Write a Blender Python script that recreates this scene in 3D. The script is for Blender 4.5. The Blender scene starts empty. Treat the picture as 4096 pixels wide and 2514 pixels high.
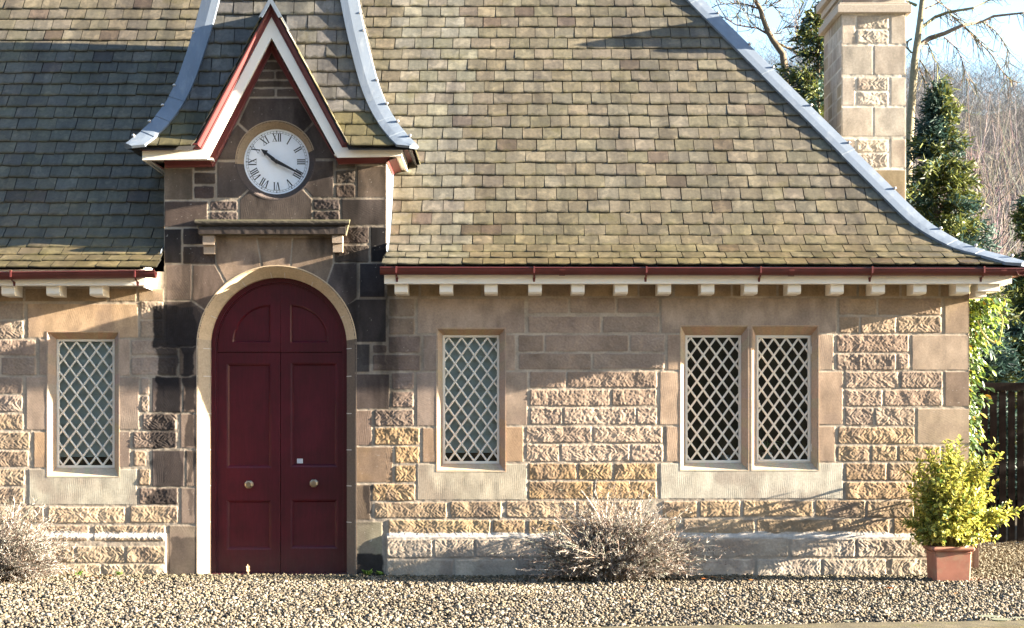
import bpy, math, random
import numpy as np
from mathutils import Vector, Matrix
random.seed(7); RNG = np.random.default_rng(7)
S = bpy.context.scene
COL = S.collection
R = math.radians
F, DC, HC, VX, VY = 3910.0, 17.0, 1.6, 1215.0, 1017.0      # survey of the photograph: metres from picture points

def at(px, py, y=0.0):
    z = DC + y
    return ((px - VX) / F * z, y, HC + (VY - py) / F * z)
def wx(px): return (px - VX) / 230.0
def wz(py): return HC + (VY - py) / 230.0

# ------------------------------------------------------------------ materials
def new_mat(name):
    m = bpy.data.materials.new(name); m.use_nodes = True
    nt = m.node_tree; b = nt.nodes['Principled BSDF']
    return m, nt, b
def N(nt, typ, **kw):
    n = nt.nodes.new(typ)
    for k, v in kw.items():
        if k in n.inputs.keys() if hasattr(n.inputs, 'keys') else False: n.inputs[k].default_value = v
        else: setattr(n, k, v)
    return n
def noise(nt, scale, detail=4.0, rough=0.55, vec=None, dim='3D'):
    n = nt.nodes.new('ShaderNodeTexNoise'); n.noise_dimensions = dim
    n.inputs['Scale'].default_value = scale; n.inputs['Detail'].default_value = detail; n.inputs['Roughness'].default_value = rough
    if vec is not None: nt.links.new(vec, n.inputs['Vector'])
    return n
def ramp(nt, fac, p0, c0, p1, c1):
    r = nt.nodes.new('ShaderNodeValToRGB')
    r.color_ramp.elements[0].position = p0; r.color_ramp.elements[0].color = (*c0, 1)
    r.color_ramp.elements[1].position = p1; r.color_ramp.elements[1].color = (*c1, 1)
    nt.links.new(fac, r.inputs['Fac']); return r
def mixc(nt, a, b, fac, mode='MIX'):
    m = nt.nodes.new('ShaderNodeMix'); m.data_type = 'RGBA'; m.blend_type = mode
    def put(sock, v):
        if hasattr(v, 'node'): nt.links.new(v, sock)
        elif isinstance(v, (int, float)): sock.default_value = v
        else: sock.default_value = (*v, 1)
    put(m.inputs[0], fac); put(m.inputs[6], a); put(m.inputs[7], b)
    return m.outputs[2]
def bump(nt, b, h, strength, dist):
    n = nt.nodes.new('ShaderNodeBump'); n.inputs['Strength'].default_value = strength; n.inputs['Distance'].default_value = dist
    nt.links.new(h, n.inputs['Height']); nt.links.new(n.outputs['Normal'], b.inputs['Normal']); return n
def objco(nt):
    t = nt.nodes.new('ShaderNodeTexCoord'); return t.outputs['Object']
def mat_attr(name, rough=0.85, nscale=60, lo=0.8, hi=1.2, bscale=120, bstr=0.3, bdist=0.004, spec=0.3):
    """surface whose own colour is stored per vertex, with grain"""
    m, nt, b = new_mat(name)
    a = nt.nodes.new('ShaderNodeAttribute'); a.attribute_name = 'Col'
    co = objco(nt)
    n = noise(nt, nscale, 5, 0.6, co); r = ramp(nt, n.outputs['Fac'], 0.3, (lo,) * 3, 0.7, (hi,) * 3)
    nt.links.new(mixc(nt, a.outputs['Color'], r.outputs['Color'], 1.0, 'MULTIPLY'), b.inputs['Base Color'])
    b.inputs['Roughness'].default_value = rough; b.inputs['Specular IOR Level'].default_value = spec
    if bstr:
        n2 = noise(nt, bscale, 4, 0.6, co); bump(nt, b, n2.outputs['Fac'], bstr, bdist)
    return m
def mat_plain(name, col, rough=0.5, nscale=8, var=0.12, bscale=80, bstr=0.1, bdist=0.002, spec=0.4, metal=0.0, dirt=None, dirt_amt=0.0, stretch=None):
    m, nt, b = new_mat(name)
    co = objco(nt)
    if stretch:
        mp = nt.nodes.new('ShaderNodeMapping'); mp.inputs['Scale'].default_value = stretch
        nt.links.new(co, mp.inputs['Vector']); co = mp.outputs['Vector']
    n = noise(nt, nscale, 5, 0.6, co)
    c0 = tuple(max(0, c * (1 - var)) for c in col); c1 = tuple(min(1, c * (1 + var)) for c in col)
    out = ramp(nt, n.outputs['Fac'], 0.3, c0, 0.7, c1).outputs['Color']
    if dirt:
        n3 = noise(nt, nscale * 0.7 + 2, 8, 0.7, co)
        f = ramp(nt, n3.outputs['Fac'], 0.52, (0, 0, 0), 0.72, (dirt_amt,) * 3)
        out = mixc(nt, out, dirt, f.outputs['Color'])
    nt.links.new(out, b.inputs['Base Color'])
    b.inputs['Roughness'].default_value = rough; b.inputs['Specular IOR Level'].default_value = spec; b.inputs['Metallic'].default_value = metal
    if bstr:
        n2 = noise(nt, bscale, 4, 0.6, co); bump(nt, b, n2.outputs['Fac'], bstr, bdist)
    return m
def mat_leaf(name, rough=0.45, trans=0.35, spec=0.45):
    m, nt, b = new_mat(name)
    a = nt.nodes.new('ShaderNodeAttribute'); a.attribute_name = 'Col'
    nt.links.new(a.outputs['Color'], b.inputs['Base Color'])
    b.inputs['Roughness'].default_value = rough; b.inputs['Specular IOR Level'].default_value = spec
    tr = nt.nodes.new('ShaderNodeBsdfTranslucent'); nt.links.new(a.outputs['Color'], tr.inputs['Color'])
    mx = nt.nodes.new('ShaderNodeMixShader'); mx.inputs[0].default_value = trans
    out = nt.nodes['Material Output']
    nt.links.new(b.outputs[0], mx.inputs[1]); nt.links.new(tr.outputs[0], mx.inputs[2]); nt.links.new(mx.outputs[0], out.inputs['Surface'])
    return m

M = {}
M['stone'] = mat_attr('sandstone', 0.92, 45, 0.86, 1.14, 160, 0.35, 0.003, 0.15)
M['pebble'] = mat_attr('gravel_stone', 0.8, 90, 0.8, 1.2, 150, 0.2, 0.002, 0.25)
M['bark'] = mat_attr('bark', 0.9, 25, 0.7, 1.3, 60, 0.5, 0.01, 0.15)
M['leaf'] = mat_leaf('leaf', 0.42, 0.35, 0.5)
M['dryleaf'] = mat_leaf('dry_foliage', 0.7, 0.25, 0.2)
M['needle'] = mat_leaf('needles', 0.6, 0.2, 0.3)
M['lead'] = mat_plain('lead_sheet', (0.145, 0.18, 0.232), 0.55, 2, 0.10, 30, 0.12, 0.004, 0.4, 0.15, (0.24, 0.27, 0.31), 0.7, (2.5, 2.5, 0.5))
M['nail'] = mat_plain('nail_metal', (0.45, 0.43, 0.42), 0.4, 20, 0.1, 60, 0.05, 0.001, 0.5, 0.7)
M['cream'] = mat_plain('cream_paint', (0.80, 0.77, 0.71), 0.5, 2.2, 0.06, 40, 0.12, 0.002, 0.35, 0, (0.55, 0.48, 0.36), 0.3)
M['red'] = mat_plain('oxide_red_paint', (0.118, 0.026, 0.027), 0.45, 4, 0.15, 50, 0.15, 0.002, 0.45, 0, (0.09, 0.022, 0.02), 0.5)
M['gutter'] = mat_plain('gutter_paint', (0.095, 0.020, 0.019), 0.38, 5, 0.18, 50, 0.12, 0.002, 0.5, 0, (0.07, 0.02, 0.018), 0.6)
def door_mat():
    m = mat_plain('maroon_door_paint', (0.066, 0.0058, 0.0135), 0.36, 1.8, 0.22, 140, 0.14, 0.0012, 0.35, 0, (0.040, 0.0045, 0.0095), 0.8)
    nt = m.node_tree; b = nt.nodes['Principled BSDF']; src = b.inputs['Base Color'].links[0].from_socket; co = objco(nt)
    mp = nt.nodes.new('ShaderNodeMapping'); mp.inputs['Scale'].default_value = (14, 14, 1.2); nt.links.new(co, mp.inputs['Vector'])
    st = noise(nt, 3, 6, .7, mp.outputs['Vector']); r = ramp(nt, st.outputs['Fac'], .35, (.82,) * 3, .65, (1.16,) * 3)
    c = mixc(nt, src, r.outputs['Color'], 1.0, 'MULTIPLY')
    sp = noise(nt, 42, 4, .7, co); r2 = ramp(nt, sp.outputs['Fac'], .74, (0, 0, 0), .78, (.5,) * 3); c = mixc(nt, c, (.20, .09, .07), r2.outputs['Color'])
    sx = nt.nodes.new('ShaderNodeSeparateXYZ'); nt.links.new(co, sx.inputs[0]); mr = nt.nodes.new('ShaderNodeMapRange'); mr.inputs['From Min'].default_value = .0; mr.inputs['From Max'].default_value = .38; mr.inputs['To Min'].default_value = .45; mr.inputs['To Max'].default_value = 0
    nt.links.new(sx.outputs['Z'], mr.inputs['Value']); n5 = noise(nt, 9, 6, .7, co); mu = nt.nodes.new('ShaderNodeMath'); mu.operation = 'MULTIPLY'; nt.links.new(mr.outputs[0], mu.inputs[0]); nt.links.new(n5.outputs['Fac'], mu.inputs[1])
    c = mixc(nt, c, (.13, .095, .075), mu.outputs[0]); nt.links.new(c, b.inputs['Base Color']); return m
M['doorred'] = door_mat()
M['doorred_plain'] = mat_plain('maroon_door_paint', (0.060, 0.0052, 0.0125), 0.40, 1.8, 0.2, 140, 0.12, 0.0012, 0.3, 0, (0.038, 0.0045, 0.009), 0.7)
M['framewhite'] = mat_plain('window_paint', (0.76, 0.71, 0.62), 0.42, 6, 0.05, 60, 0.1, 0.001, 0.4, 0, (0.5, 0.42, 0.3), 0.2)
M['dial'] = mat_plain('enamel_dial', (0.82, 0.86, 0.92), 0.35, 5, 0.04, 60, 0.02, 0.001, 0.5, 0, (0.42, 0.38, 0.30), 0.14)
M['black'] = mat_plain('black_paint', (0.012, 0.012, 0.016), 0.45, 10, 0.2, 60, 0.03, 0.001, 0.5)
M['bronze'] = mat_plain('bronze_knob', (0.30, 0.24, 0.17), 0.35, 20, 0.15, 60, 0.05, 0.001, 0.5, 0.8)
M['terracotta'] = mat_plain('terracotta', (0.29, 0.125, 0.088), 0.8, 6, 0.18, 90, 0.25, 0.002, 0.25, 0, (0.28, 0.25, 0.16), 0.55)
M['soil'] = mat_plain('potting_soil', (0.03, 0.02, 0.014), 0.95, 40, 0.4, 60, 0.8, 0.02, 0.1)
M['blind'] = mat_plain('grey_green_blind', (0.72, 0.79, 0.80), 0.9, 3, 0.08, 300, 0.1, 0.001, 0.1)
M['dark'] = mat_plain('dark_lining', (0.02, 0.017, 0.015), 0.9, 4, 0.2, 10, 0.0)
M['timber'] = mat_plain('dark_stained_timber', (0.006, 0.0042, 0.004), 0.8, 5, 0.3, 60, 0.3, 0.004, 0.08, 0, (0.011, 0.010, 0.008), 0.5, (6, 6, 0.6))
M['post'] = mat_plain('weathered_post', (0.07, 0.04, 0.03), 0.85, 8, 0.3, 50, 0.4, 0.004, 0.2, 0, None, 0, (6, 6, 0.8))
M['underlay'] = mat_plain('roof_underlay', (0.03, 0.03, 0.032), 0.9, 3, 0.2, 20, 0.0)
M['concrete'] = mat_plain('concrete_sill', (0.35, 0.36, 0.36), 0.85, 8, 0.15, 60, 0.3, 0.003, 0.2)
M['paper'] = mat_plain('paper_label', (0.70, 0.72, 0.74), 0.5, 10, 0.02, 60, 0.0)
M['ink'] = mat_plain('faded_ink', (0.22, 0.24, 0.30), 0.6, 10, 0.1, 60, 0.0)
M['kerbstone'] = mat_plain('mossy_kerb_stone', (0.10, 0.085, 0.055), 0.9, 5, 0.3, 50, 0.5, 0.006, 0.15, 0, (0.12, 0.12, 0.03), 0.7)
M['ground'] = mat_plain('earth', (0.07, 0.06, 0.045), 0.95, 12, 0.35, 80, 0.8, 0.02, 0.1, 0, (0.06, 0.05, 0.035), 0.7)
M['hill'] = mat_plain('bracken_hillside', (0.10, 0.082, 0.08), 0.95, 0.25, 0.3, 2, 0.8, 0.4, 0.1, 0, (0.07, 0.062, 0.06), 0.7)
M['wooded'] = mat_plain('sky_block_slope', (0.07, 0.065, 0.045), 0.95, 0.3, 0.6, 1.5, 0.8, 0.5, 0.1)
M['lichen'] = mat_plain('lichen', (0.17, 0.18, 0.125), 0.95, 30, 0.2, 80, 0.5, 0.003, 0.1)

def slate_mat():
    m, nt, b = new_mat('slate')
    a = nt.nodes.new('ShaderNodeAttribute'); a.attribute_name = 'Col'
    co = objco(nt)
    # dry pale bloom with its own outline on each slate
    vm = nt.nodes.new('ShaderNodeMapping'); nt.links.new(co, vm.inputs['Vector'])
    n1 = nt.nodes.new('ShaderNodeTexNoise'); n1.noise_dimensions = '4D'
    n1.inputs['Scale'].default_value = 5.5; n1.inputs['Detail'].default_value = 2; n1.inputs['Distortion'].default_value = 0.8
    nt.links.new(vm.outputs['Vector'], n1.inputs['Vector'])
    mu = nt.nodes.new('ShaderNodeMath'); mu.operation = 'MULTIPLY'; mu.inputs[1].default_value = 40
    nt.links.new(a.outputs['Alpha'], mu.inputs[0]); nt.links.new(mu.outputs[0], n1.inputs['W'])
    f = ramp(nt, n1.outputs['Fac'], 0.55, (0, 0, 0), 0.585, (0.7,) * 3)
    pale = mixc(nt, a.outputs['Color'], (1.42, 1.39, 1.36), 1.0, 'MULTIPLY')
    c = mixc(nt, a.outputs['Color'], pale, f.outputs['Color'])
    n2 = noise(nt, 26, 6, 0.65, co); r2 = ramp(nt, n2.outputs['Fac'], 0.3, (0.78,) * 3, 0.7, (1.2,) * 3)
    c = mixc(nt, c, r2.outputs['Color'], 1.0, 'MULTIPLY')
    mp2 = nt.nodes.new('ShaderNodeMapping'); mp2.inputs['Scale'].default_value = (2.6, .35, .35); nt.links.new(co, mp2.inputs['Vector'])
    ns = noise(nt, 1.6, 6, 0.65, mp2.outputs['Vector']); rs = ramp(nt, ns.outputs['Fac'], 0.35, (.66, .66, .68), 0.6, (1.1,) * 3)
    c = mixc(nt, c, rs.outputs['Color'], 1.0, 'MULTIPLY')
    nm = noise(nt, 2.2, 8, 0.75, co); rm = ramp(nt, nm.outputs['Fac'], 0.56, (0, 0, 0), 0.74, (0.55,) * 3)
    c = mixc(nt, c, (.075, .066, .022), rm.outputs['Color'])
    n3 = noise(nt, 140, 3, 0.6, co); r3 = ramp(nt, n3.outputs['Fac'], 0.70, (0, 0, 0), 0.76, (0.5,) * 3)
    c = mixc(nt, c, (0.42, 0.42, 0.34), r3.outputs['Color'])
    nt.links.new(c, b.inputs['Base Color'])
    b.inputs['Specular IOR Level'].default_value = 0.3
    rr = ramp(nt, n1.outputs['Fac'], 0.4, (0.42,) * 3, 0.6, (0.62,) * 3); nt.links.new(rr.outputs['Color'], b.inputs['Roughness'])
    n4 = noise(nt, 34, 5, 0.6, co); bump(nt, b, n4.outputs['Fac'], 0.35, 0.006)
    return m
M['slate'] = slate_mat()
def glass_mat():
    m = bpy.data.materials.new('window_glass'); m.use_nodes = True; nt = m.node_tree; nt.nodes.clear()
    o = nt.nodes.new('ShaderNodeOutputMaterial'); t = nt.nodes.new('ShaderNodeBsdfTransparent'); t.inputs[0].default_value = (0.86, 0.9, 0.9, 1)
    g = nt.nodes.new('ShaderNodeBsdfGlossy'); g.inputs['Roughness'].default_value = 0.02
    fr = nt.nodes.new('ShaderNodeFresnel'); fr.inputs['IOR'].default_value = 1.5
    co = objco(nt); n = noise(nt, 5, 2, 0.5, co)
    bp = nt.nodes.new('ShaderNodeBump'); bp.inputs['Strength'].default_value = 0.45; bp.inputs['Distance'].default_value = 0.02
    nt.links.new(n.outputs['Fac'], bp.inputs['Height']); nt.links.new(bp.outputs[0], g.inputs['Normal'])
    mu = nt.nodes.new('ShaderNodeMath'); mu.operation = 'MULTIPLY'; mu.inputs[1].default_value = 1.0
    nt.links.new(fr.outputs[0], mu.inputs[0])
    mx = nt.nodes.new('ShaderNodeMixShader'); nt.links.new(mu.outputs[0], mx.inputs[0])
    nt.links.new(t.outputs[0], mx.inputs[1]); nt.links.new(g.outputs[0], mx.inputs[2]); nt.links.new(mx.outputs[0], o.inputs['Surface'])
    return m
M['glass'] = glass_mat()

# ------------------------------------------------------------------ mesh helpers
def link(name, me, parent=None):
    o = bpy.data.objects.new(name, me); COL.objects.link(o)
    if parent is not None: o.parent = parent
    return o
def np_mesh(name, V, Fs, mat, parent=None, col=None, smooth=False):
    """Fs: list of int arrays (m,k)"""
    V = np.asarray(V, dtype=np.float32); me = bpy.data.meshes.new(name)
    me.vertices.add(len(V)); me.vertices.foreach_set('co', V.ravel())
    Fs = [np.asarray(f, dtype=np.int32) for f in Fs if len(f)]
    loops = np.concatenate([f.ravel() for f in Fs]); tot = np.concatenate([np.full(len(f), f.shape[1], dtype=np.int32) for f in Fs])
    start = np.concatenate([[0], np.cumsum(tot)[:-1]]).astype(np.int32)
    me.loops.add(len(loops)); me.loops.foreach_set('vertex_index', loops)
    me.polygons.add(len(tot)); me.polygons.foreach_set('loop_start', start); me.polygons.foreach_set('loop_total', tot)
    if smooth: me.polygons.foreach_set('use_smooth', np.ones(len(tot), dtype=bool))
    if col is not None:
        col = np.asarray(col, dtype=np.float32)
        if col.shape[1] == 3: col = np.hstack([col, np.ones((len(col), 1), np.float32)])
        at_ = me.color_attributes.new('Col', 'FLOAT_COLOR', 'POINT'); at_.data.foreach_set('color', col.ravel())
    me.update(calc_edges=True); me.validate()
    if mat is not None: me.materials.append(mat)
    return link(name, me, parent)
class MB:
    """collects shapes for ONE mesh"""
    def __init__(s): s.v = []; s.f = []; s.c = []; s.cur = (0.5, 0.5, 0.5)
    def add(s, vs, fs, col=None):
        o = len(s.v); s.v += [tuple(v) for v in vs]; s.f += [tuple(i + o for i in f) for f in fs]
        s.c += [col or s.cur] * len(vs)
    def box(s, x0, x1, y0, y1, z0, z1, bev=0.0, col=None):
        if bev <= 0:
            vs = [(x, y, z) for x in (x0, x1) for y in (y0, y1) for z in (z0, z1)]
            s.add(vs, [(0, 1, 3, 2), (4, 6, 7, 5), (0, 4, 5, 1), (2, 3, 7, 6), (0, 2, 6, 4), (1, 5, 7, 3)], col); return
        import bmesh
        bm = bmesh.new(); bmesh.ops.create_cube(bm, size=1)
        for v in bm.verts: v.co = ((x0 + x1) / 2 + v.co.x * (x1 - x0), (y0 + y1) / 2 + v.co.y * (y1 - y0), (z0 + z1) / 2 + v.co.z * (z1 - z0))
        bmesh.ops.bevel(bm, geom=bm.edges[:], offset=bev, segments=2, affect='EDGES', profile=0.5)
        bm.verts.index_update()
        s.add([v.co[:] for v in bm.verts], [[v.index for v in f.verts] for f in bm.faces], col); bm.free()
    def prism(s, poly, y0, y1, col=None):
        """poly of (x,z), extruded from y0 (front) to y1"""
        n = len(poly); vs = [(x, y0, z) for x, z in poly] + [(x, y1, z) for x, z in poly]
        fs = [tuple(range(n)), tuple(range(2 * n - 1, n - 1, -1))] + [(i, i + n, (i + 1) % n + n, (i + 1) % n) for i in range(n)]
        s.add(vs, fs, col)
    def band(s, a, b, y0, y1, col=None):
        """strip between two open polylines a,b of (x,z), extruded y0..y1"""
        n = len(a)
        vs = [(x, y0, z) for x, z in a] + [(x, y0, z) for x, z in b] + [(x, y1, z) for x, z in a] + [(x, y1, z) for x, z in b]
        fs = []
        for i in range(n - 1):
            fs += [(i, i + 1, n + i + 1, n + i), (2 * n + i, 3 * n + i, 3 * n + i + 1, 2 * n + i + 1), (i, 2 * n + i, 2 * n + i + 1, i + 1), (n + i, n + i + 1, 3 * n + i + 1, 3 * n + i)]
        fs += [(0, n, 3 * n, 2 * n), (n - 1, 3 * n - 1, 4 * n - 1, 2 * n - 1)]
        s.add(vs, fs, col)
    def rings(s, rs, close_u=True, caps=False, col=None):
        """list of rings, each a list of 3-D points of the same length"""
        n = len(rs[0]); vs = [p for r in rs for p in r]; fs = []
        for i in range(len(rs) - 1):
            for j in range(n if close_u else n - 1):
                k = (j + 1) % n; fs.append((i * n + j, i * n + k, (i + 1) * n + k, (i + 1) * n + j))
        if caps: fs += [tuple(range(n - 1, -1, -1)), tuple(range((len(rs) - 1) * n, len(rs) * n))]
        s.add(vs, fs, col)
    def tube(s, pts, rad, sides=5, col=None, cap=True):
        pts = [Vector(p) for p in pts]; n = len(pts)
        rad = rad if isinstance(rad, (list, tuple)) else [rad] * n
        rs = []; ref = Vector((0.31, 0.2, 0.93))
        for i, p in enumerate(pts):
            t = (pts[min(i + 1, n - 1)] - pts[max(i - 1, 0)])
            if t.length < 1e-9: t = Vector((0, 0, 1))
            t.normalize(); u = t.cross(ref)
            if u.length < 0.05: u = t.cross(Vector((1, 0, 0)))
            u.normalize(); w = t.cross(u)
            rs.append([tuple(p + (u * math.cos(2 * math.pi * k / sides) + w * math.sin(2 * math.pi * k / sides)) * rad[i]) for k in range(sides)])
        s.rings(rs, True, cap, col)
    def build(s, name, mat, parent=None, smooth=False, col=False, bevel=0.0):
        me = bpy.data.meshes.new(name); me.from_pydata(s.v, [], s.f); me.validate()
        import bmesh
        bm = bmesh.new(); bm.from_mesh(me); bmesh.ops.recalc_face_normals(bm, faces=bm.faces[:])
        if bevel:
            es = [e for e in bm.edges if len(e.link_faces) == 2 and e.calc_face_angle(0) > 0.6]
            bmesh.ops.bevel(bm, geom=es, offset=bevel, segments=2, affect='EDGES', profile=0.5)
        bm.to_mesh(me); bm.free()
        if col:
            a = me.color_attributes.new('Col', 'FLOAT_COLOR', 'POINT')
            a.data.foreach_set('color', np.array([(*c, 1) for c in s.c], dtype=np.float32).ravel())
        if smooth: me.polygons.foreach_set('use_smooth', [True] * len(me.polygons))
        if mat is not None: me.materials.append(mat)
        return link(name, me, parent)
def tag(o, label=None, cat=None, group=None, kind=None):
    if label: o['label'] = label
    if cat: o['category'] = cat
    if group: o['group'] = group
    if kind: o['kind'] = kind
    return o
def thing(name, label, cat, loc=(0, 0, 0), group=None):
    o = bpy.data.objects.new(name, None); COL.objects.link(o); o.location = loc; o.empty_display_size = 0.2
    return tag(o, label, cat, group)
def recenter(root):
    """children were built in world coordinates: keep them there under a root that stands elsewhere"""
    for c in root.children:
        c.matrix_parent_inverse = Matrix.Translation(-Vector(root.location))

# ------------------------------------------------------------------ value noise
_T = RNG.random((256, 256))
def vn(x, y, sc, seed=0):
    x = np.asarray(x) * sc + 17.31 * seed + 100; y = np.asarray(y) * sc + 9.77 * seed + 100
    xi = np.floor(x).astype(int); yi = np.floor(y).astype(int); fx = x - xi; fy = y - yi
    fx = fx * fx * (3 - 2 * fx); fy = fy * fy * (3 - 2 * fy)
    a = _T[xi % 256, yi % 256]; b = _T[(xi + 1) % 256, yi % 256]; c = _T[xi % 256, (yi + 1) % 256]; d = _T[(xi + 1) % 256, (yi + 1) % 256]
    return (a * (1 - fx) + b * fx) * (1 - fy) + (c * (1 - fx) + d * fx) * fy
def fbm(x, y, sc, o=3, seed=0):
    t = 0; a = 1; w = 0
    for i in range(o): t = t + a * vn(x, y, sc * 2 ** i, seed + i * 3); w += a; a *= 0.5
    return t / w
def sstep(e0, e1, x):
    t = np.clip((x - e0) / (e1 - e0), 0, 1); return t * t * (3 - 2 * t)

# ------------------------------------------------------------------ masonry: every stone transcribed, cut into the wall as relief
BL = []
TAN, PINK, GOLD, PALE = (0.375, 0.295, 0.225), (0.335, 0.262, 0.212), (0.37, 0.28, 0.195), (0.44, 0.40, 0.325)
DK, MID, BLK, BUFF = (0.125, 0.100, 0.092), (0.235, 0.18, 0.145), (0.035, 0.032, 0.034), (0.44, 0.34, 0.24)
MORT, WMORT = (0.315, 0.27, 0.22), (0.42, 0.39, 0.355)
def blk(kind, poly, col, tr=None, amp=None, ang=None):
    if tr: poly = [tr(*p) for p in poly]
    BL.append(dict(kind=kind, poly=np.array([(wx(a), wz(b)) for a, b in poly]), col=col, amp=amp, ang=ang))
def rect(kind, r, col, tr=None, **k):
    x0, y0, x1, y1 = r; blk(kind, [(x0, y0), (x1, y0), (x1, y1), (x0, y1)], col, tr, **k)
T2 = lambda x, y: (300.7 + x / 2.186, y / 2.186)
T3 = lambda x, y: (x / 1.796, y / 1.796 + 601.3)
T4 = lambda x, y: (360.8 + x / 1.796, 601.3 + y / 1.796)
T5 = lambda x, y: (902 + x / 1.796, 601.3 + y / 1.796)
T6 = lambda x, y: (1503.3 + x / 1.796, 601.3 + y / 1.796)
T7 = lambda x, y: (1984.4 + x / 1.734, 601.3 + y / 1.734)
TA = lambda x, y: (451 + x / 5.463, 511.1 + y / 5.463)
# left wing
for r_ in [(-250, 230, 105, 300), (-250, 305, 103, 385), (605, 222, 706, 300), (606, 304, 708, 380)]: rect('r', r_, TAN, T3)
for r_ in [(-250, 388, 155, 458), (-250, 465, 1, 540), (5, 463, 157, 542), (567, 390, 765, 455), (567, 462, 765, 540), (-250, 548, 98, 622), (-250, 628, 98, 700), (608, 550, 645, 625), (608, 630, 645, 700)]: rect('r', r_, PINK, T3)
for r_ in [(-250, 708, 103, 778), (-250, 787, 130, 862), (-250, 868, 125, 938), (-250, 946, 107, 1020), (-250, 1028, 105, 1098), (575, 868, 632, 935), (596, 946, 650, 1018)]: rect('r', r_, GOLD, T3)
for r_ in [(573, 785, 763, 858), (614, 708, 763, 780), (600, 1028, 770, 1100)]: rect('r', r_, MID, T3, amp=1.3)
for r_ in [(-250, 1108, 190, 1180), (205, 1110, 540, 1182), (560, 1105, 770, 1180), (-250, 1190, 385, 1258), (405, 1190, 715, 1258)]: rect('r', r_, BUFF, T3, amp=1.25)
for r_ in [(-250, 1279, 325, 1350), (332, 1279, 540, 1352), (548, 1279, 720, 1352), (-250, 1357, 440, 1422), (445, 1357, 720, 1422)]: rect('r', r_, (0.43, 0.34, 0.245), T3, amp=1.3)
rect('d', (117, 232, 597, 380), (0.42, 0.30, 0.20), T3)
for r_ in [(168, 385, 240, 540), (110, 546, 240, 780), (508, 385, 562, 543), (508, 547, 602, 778)]: rect('d', r_, PINK, T3)
rect('d', (143, 785, 240, 942), (0.37, 0.26, 0.17), T3); rect('d', (508, 784, 563, 940), MID, T3)
rect('d', (122, 946, 592, 1103), PALE, T3, ang=1.5)
for r_ in [(655, 550, 785, 702), (655, 866, 797, 1023)]: rect('d', r_, DK, T3)
for r_ in [(773, 420, 905, 543), (790, 548, 905, 702), (777, 708, 905, 858), (802, 865, 905, 1022), (780, 1028, 905, 1184)]: rect('d', r_, MID, T3)
rect('d', (727, 1190, 905, 1422), (0.24, 0.195, 0.15), T3)
# tower, lower part and arch
rect('d', (68, 62, 180, 218), (0.17, 0.132, 0.111), T4)
blk('d', [(68, 222), (180, 222), (240, 262), (260, 415), (68, 415)], DK, T4)
blk('d', [(68, 690), (362, 690), (600, 1120), (225, 1280), (60, 1150)], (0.162, 0.123, 0.102), TA)
blk('d', [(378, 330), (905, 330), (1000, 900), (610, 1110), (378, 680)], (0.281, 0.212, 0.162), TA)
blk('d', [(912, 330), (1378, 330), (1335, 900), (1010, 900)], (0.272, 0.204, 0.153), TA)
blk('d', [(1385, 330), (1914, 330), (1914, 670), (1770, 1080), (1342, 890)], (0.264, 0.2, 0.153), TA)
blk('d', [(1922, 674), (2230, 660), (2230, 1115), (2080, 1260), (1778, 1085)], (0.128, 0.102, 0.093), TA)
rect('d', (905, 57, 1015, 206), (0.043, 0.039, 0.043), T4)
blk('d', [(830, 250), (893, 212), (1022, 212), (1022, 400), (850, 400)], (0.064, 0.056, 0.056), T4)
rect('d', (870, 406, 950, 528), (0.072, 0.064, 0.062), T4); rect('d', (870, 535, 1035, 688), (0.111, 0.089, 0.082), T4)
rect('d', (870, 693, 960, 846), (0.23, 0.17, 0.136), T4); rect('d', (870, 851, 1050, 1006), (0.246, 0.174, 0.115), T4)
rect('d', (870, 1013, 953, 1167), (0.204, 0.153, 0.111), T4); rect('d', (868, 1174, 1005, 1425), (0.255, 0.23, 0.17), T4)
# tower, upper part
rect('d', (205, 884, 357, 1052), (0.168, 0.132, 0.103), T2); rect('r', (362, 907, 478, 970), (0.096, 0.073, 0.063), T2); rect('r', (362, 978, 470, 1045), (0.083, 0.062, 0.058), T2)
rect('r', (362, 840, 478, 901), (0.112, 0.087, 0.073), T2)
rect('d', (205, 1058, 435, 1196), (0.096, 0.075, 0.067), T2); rect('r', (445, 1057, 592, 1108), DK, T2, amp=1.5); rect('r', (445, 1113, 592, 1170), DK, T2, amp=1.5)
rect('d', (205, 1203, 298, 1386), (0.034, 0.03, 0.03), T2); rect('r', (303, 1200, 476, 1288), (0.055, 0.045, 0.045), T2, amp=1.3); rect('r', (303, 1295, 476, 1390), (0.083, 0.063, 0.055), T2, amp=1.3)
rect('r', (1106, 895, 1212, 965), (0.157, 0.124, 0.1), T2); rect('r', (1106, 970, 1212, 1040), (0.147, 0.112, 0.092), T2); rect('d', (1217, 872, 1376, 1040), (0.14, 0.11, 0.087), T2)
rect('r', (1106, 840, 1212, 889), (0.14, 0.11, 0.09), T2)
rect('r', (990, 1047, 1130, 1105), DK, T2, amp=1.5); rect('r', (990, 1110, 1130, 1165), DK, T2, amp=1.5); rect('d', (1136, 1047, 1376, 1186), (0.09, 0.073, 0.067), T2)
rect('r', (1100, 1193, 1283, 1282), (0.096, 0.075, 0.067), T2, amp=1.3); rect('r', (1100, 1289, 1283, 1382), (0.09, 0.073, 0.062), T2, amp=1.3); rect('d', (1291, 1192, 1376, 1380), (0.03, 0.028, 0.03), T2)
CQ = (0.096, 0.077, 0.069)
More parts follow.
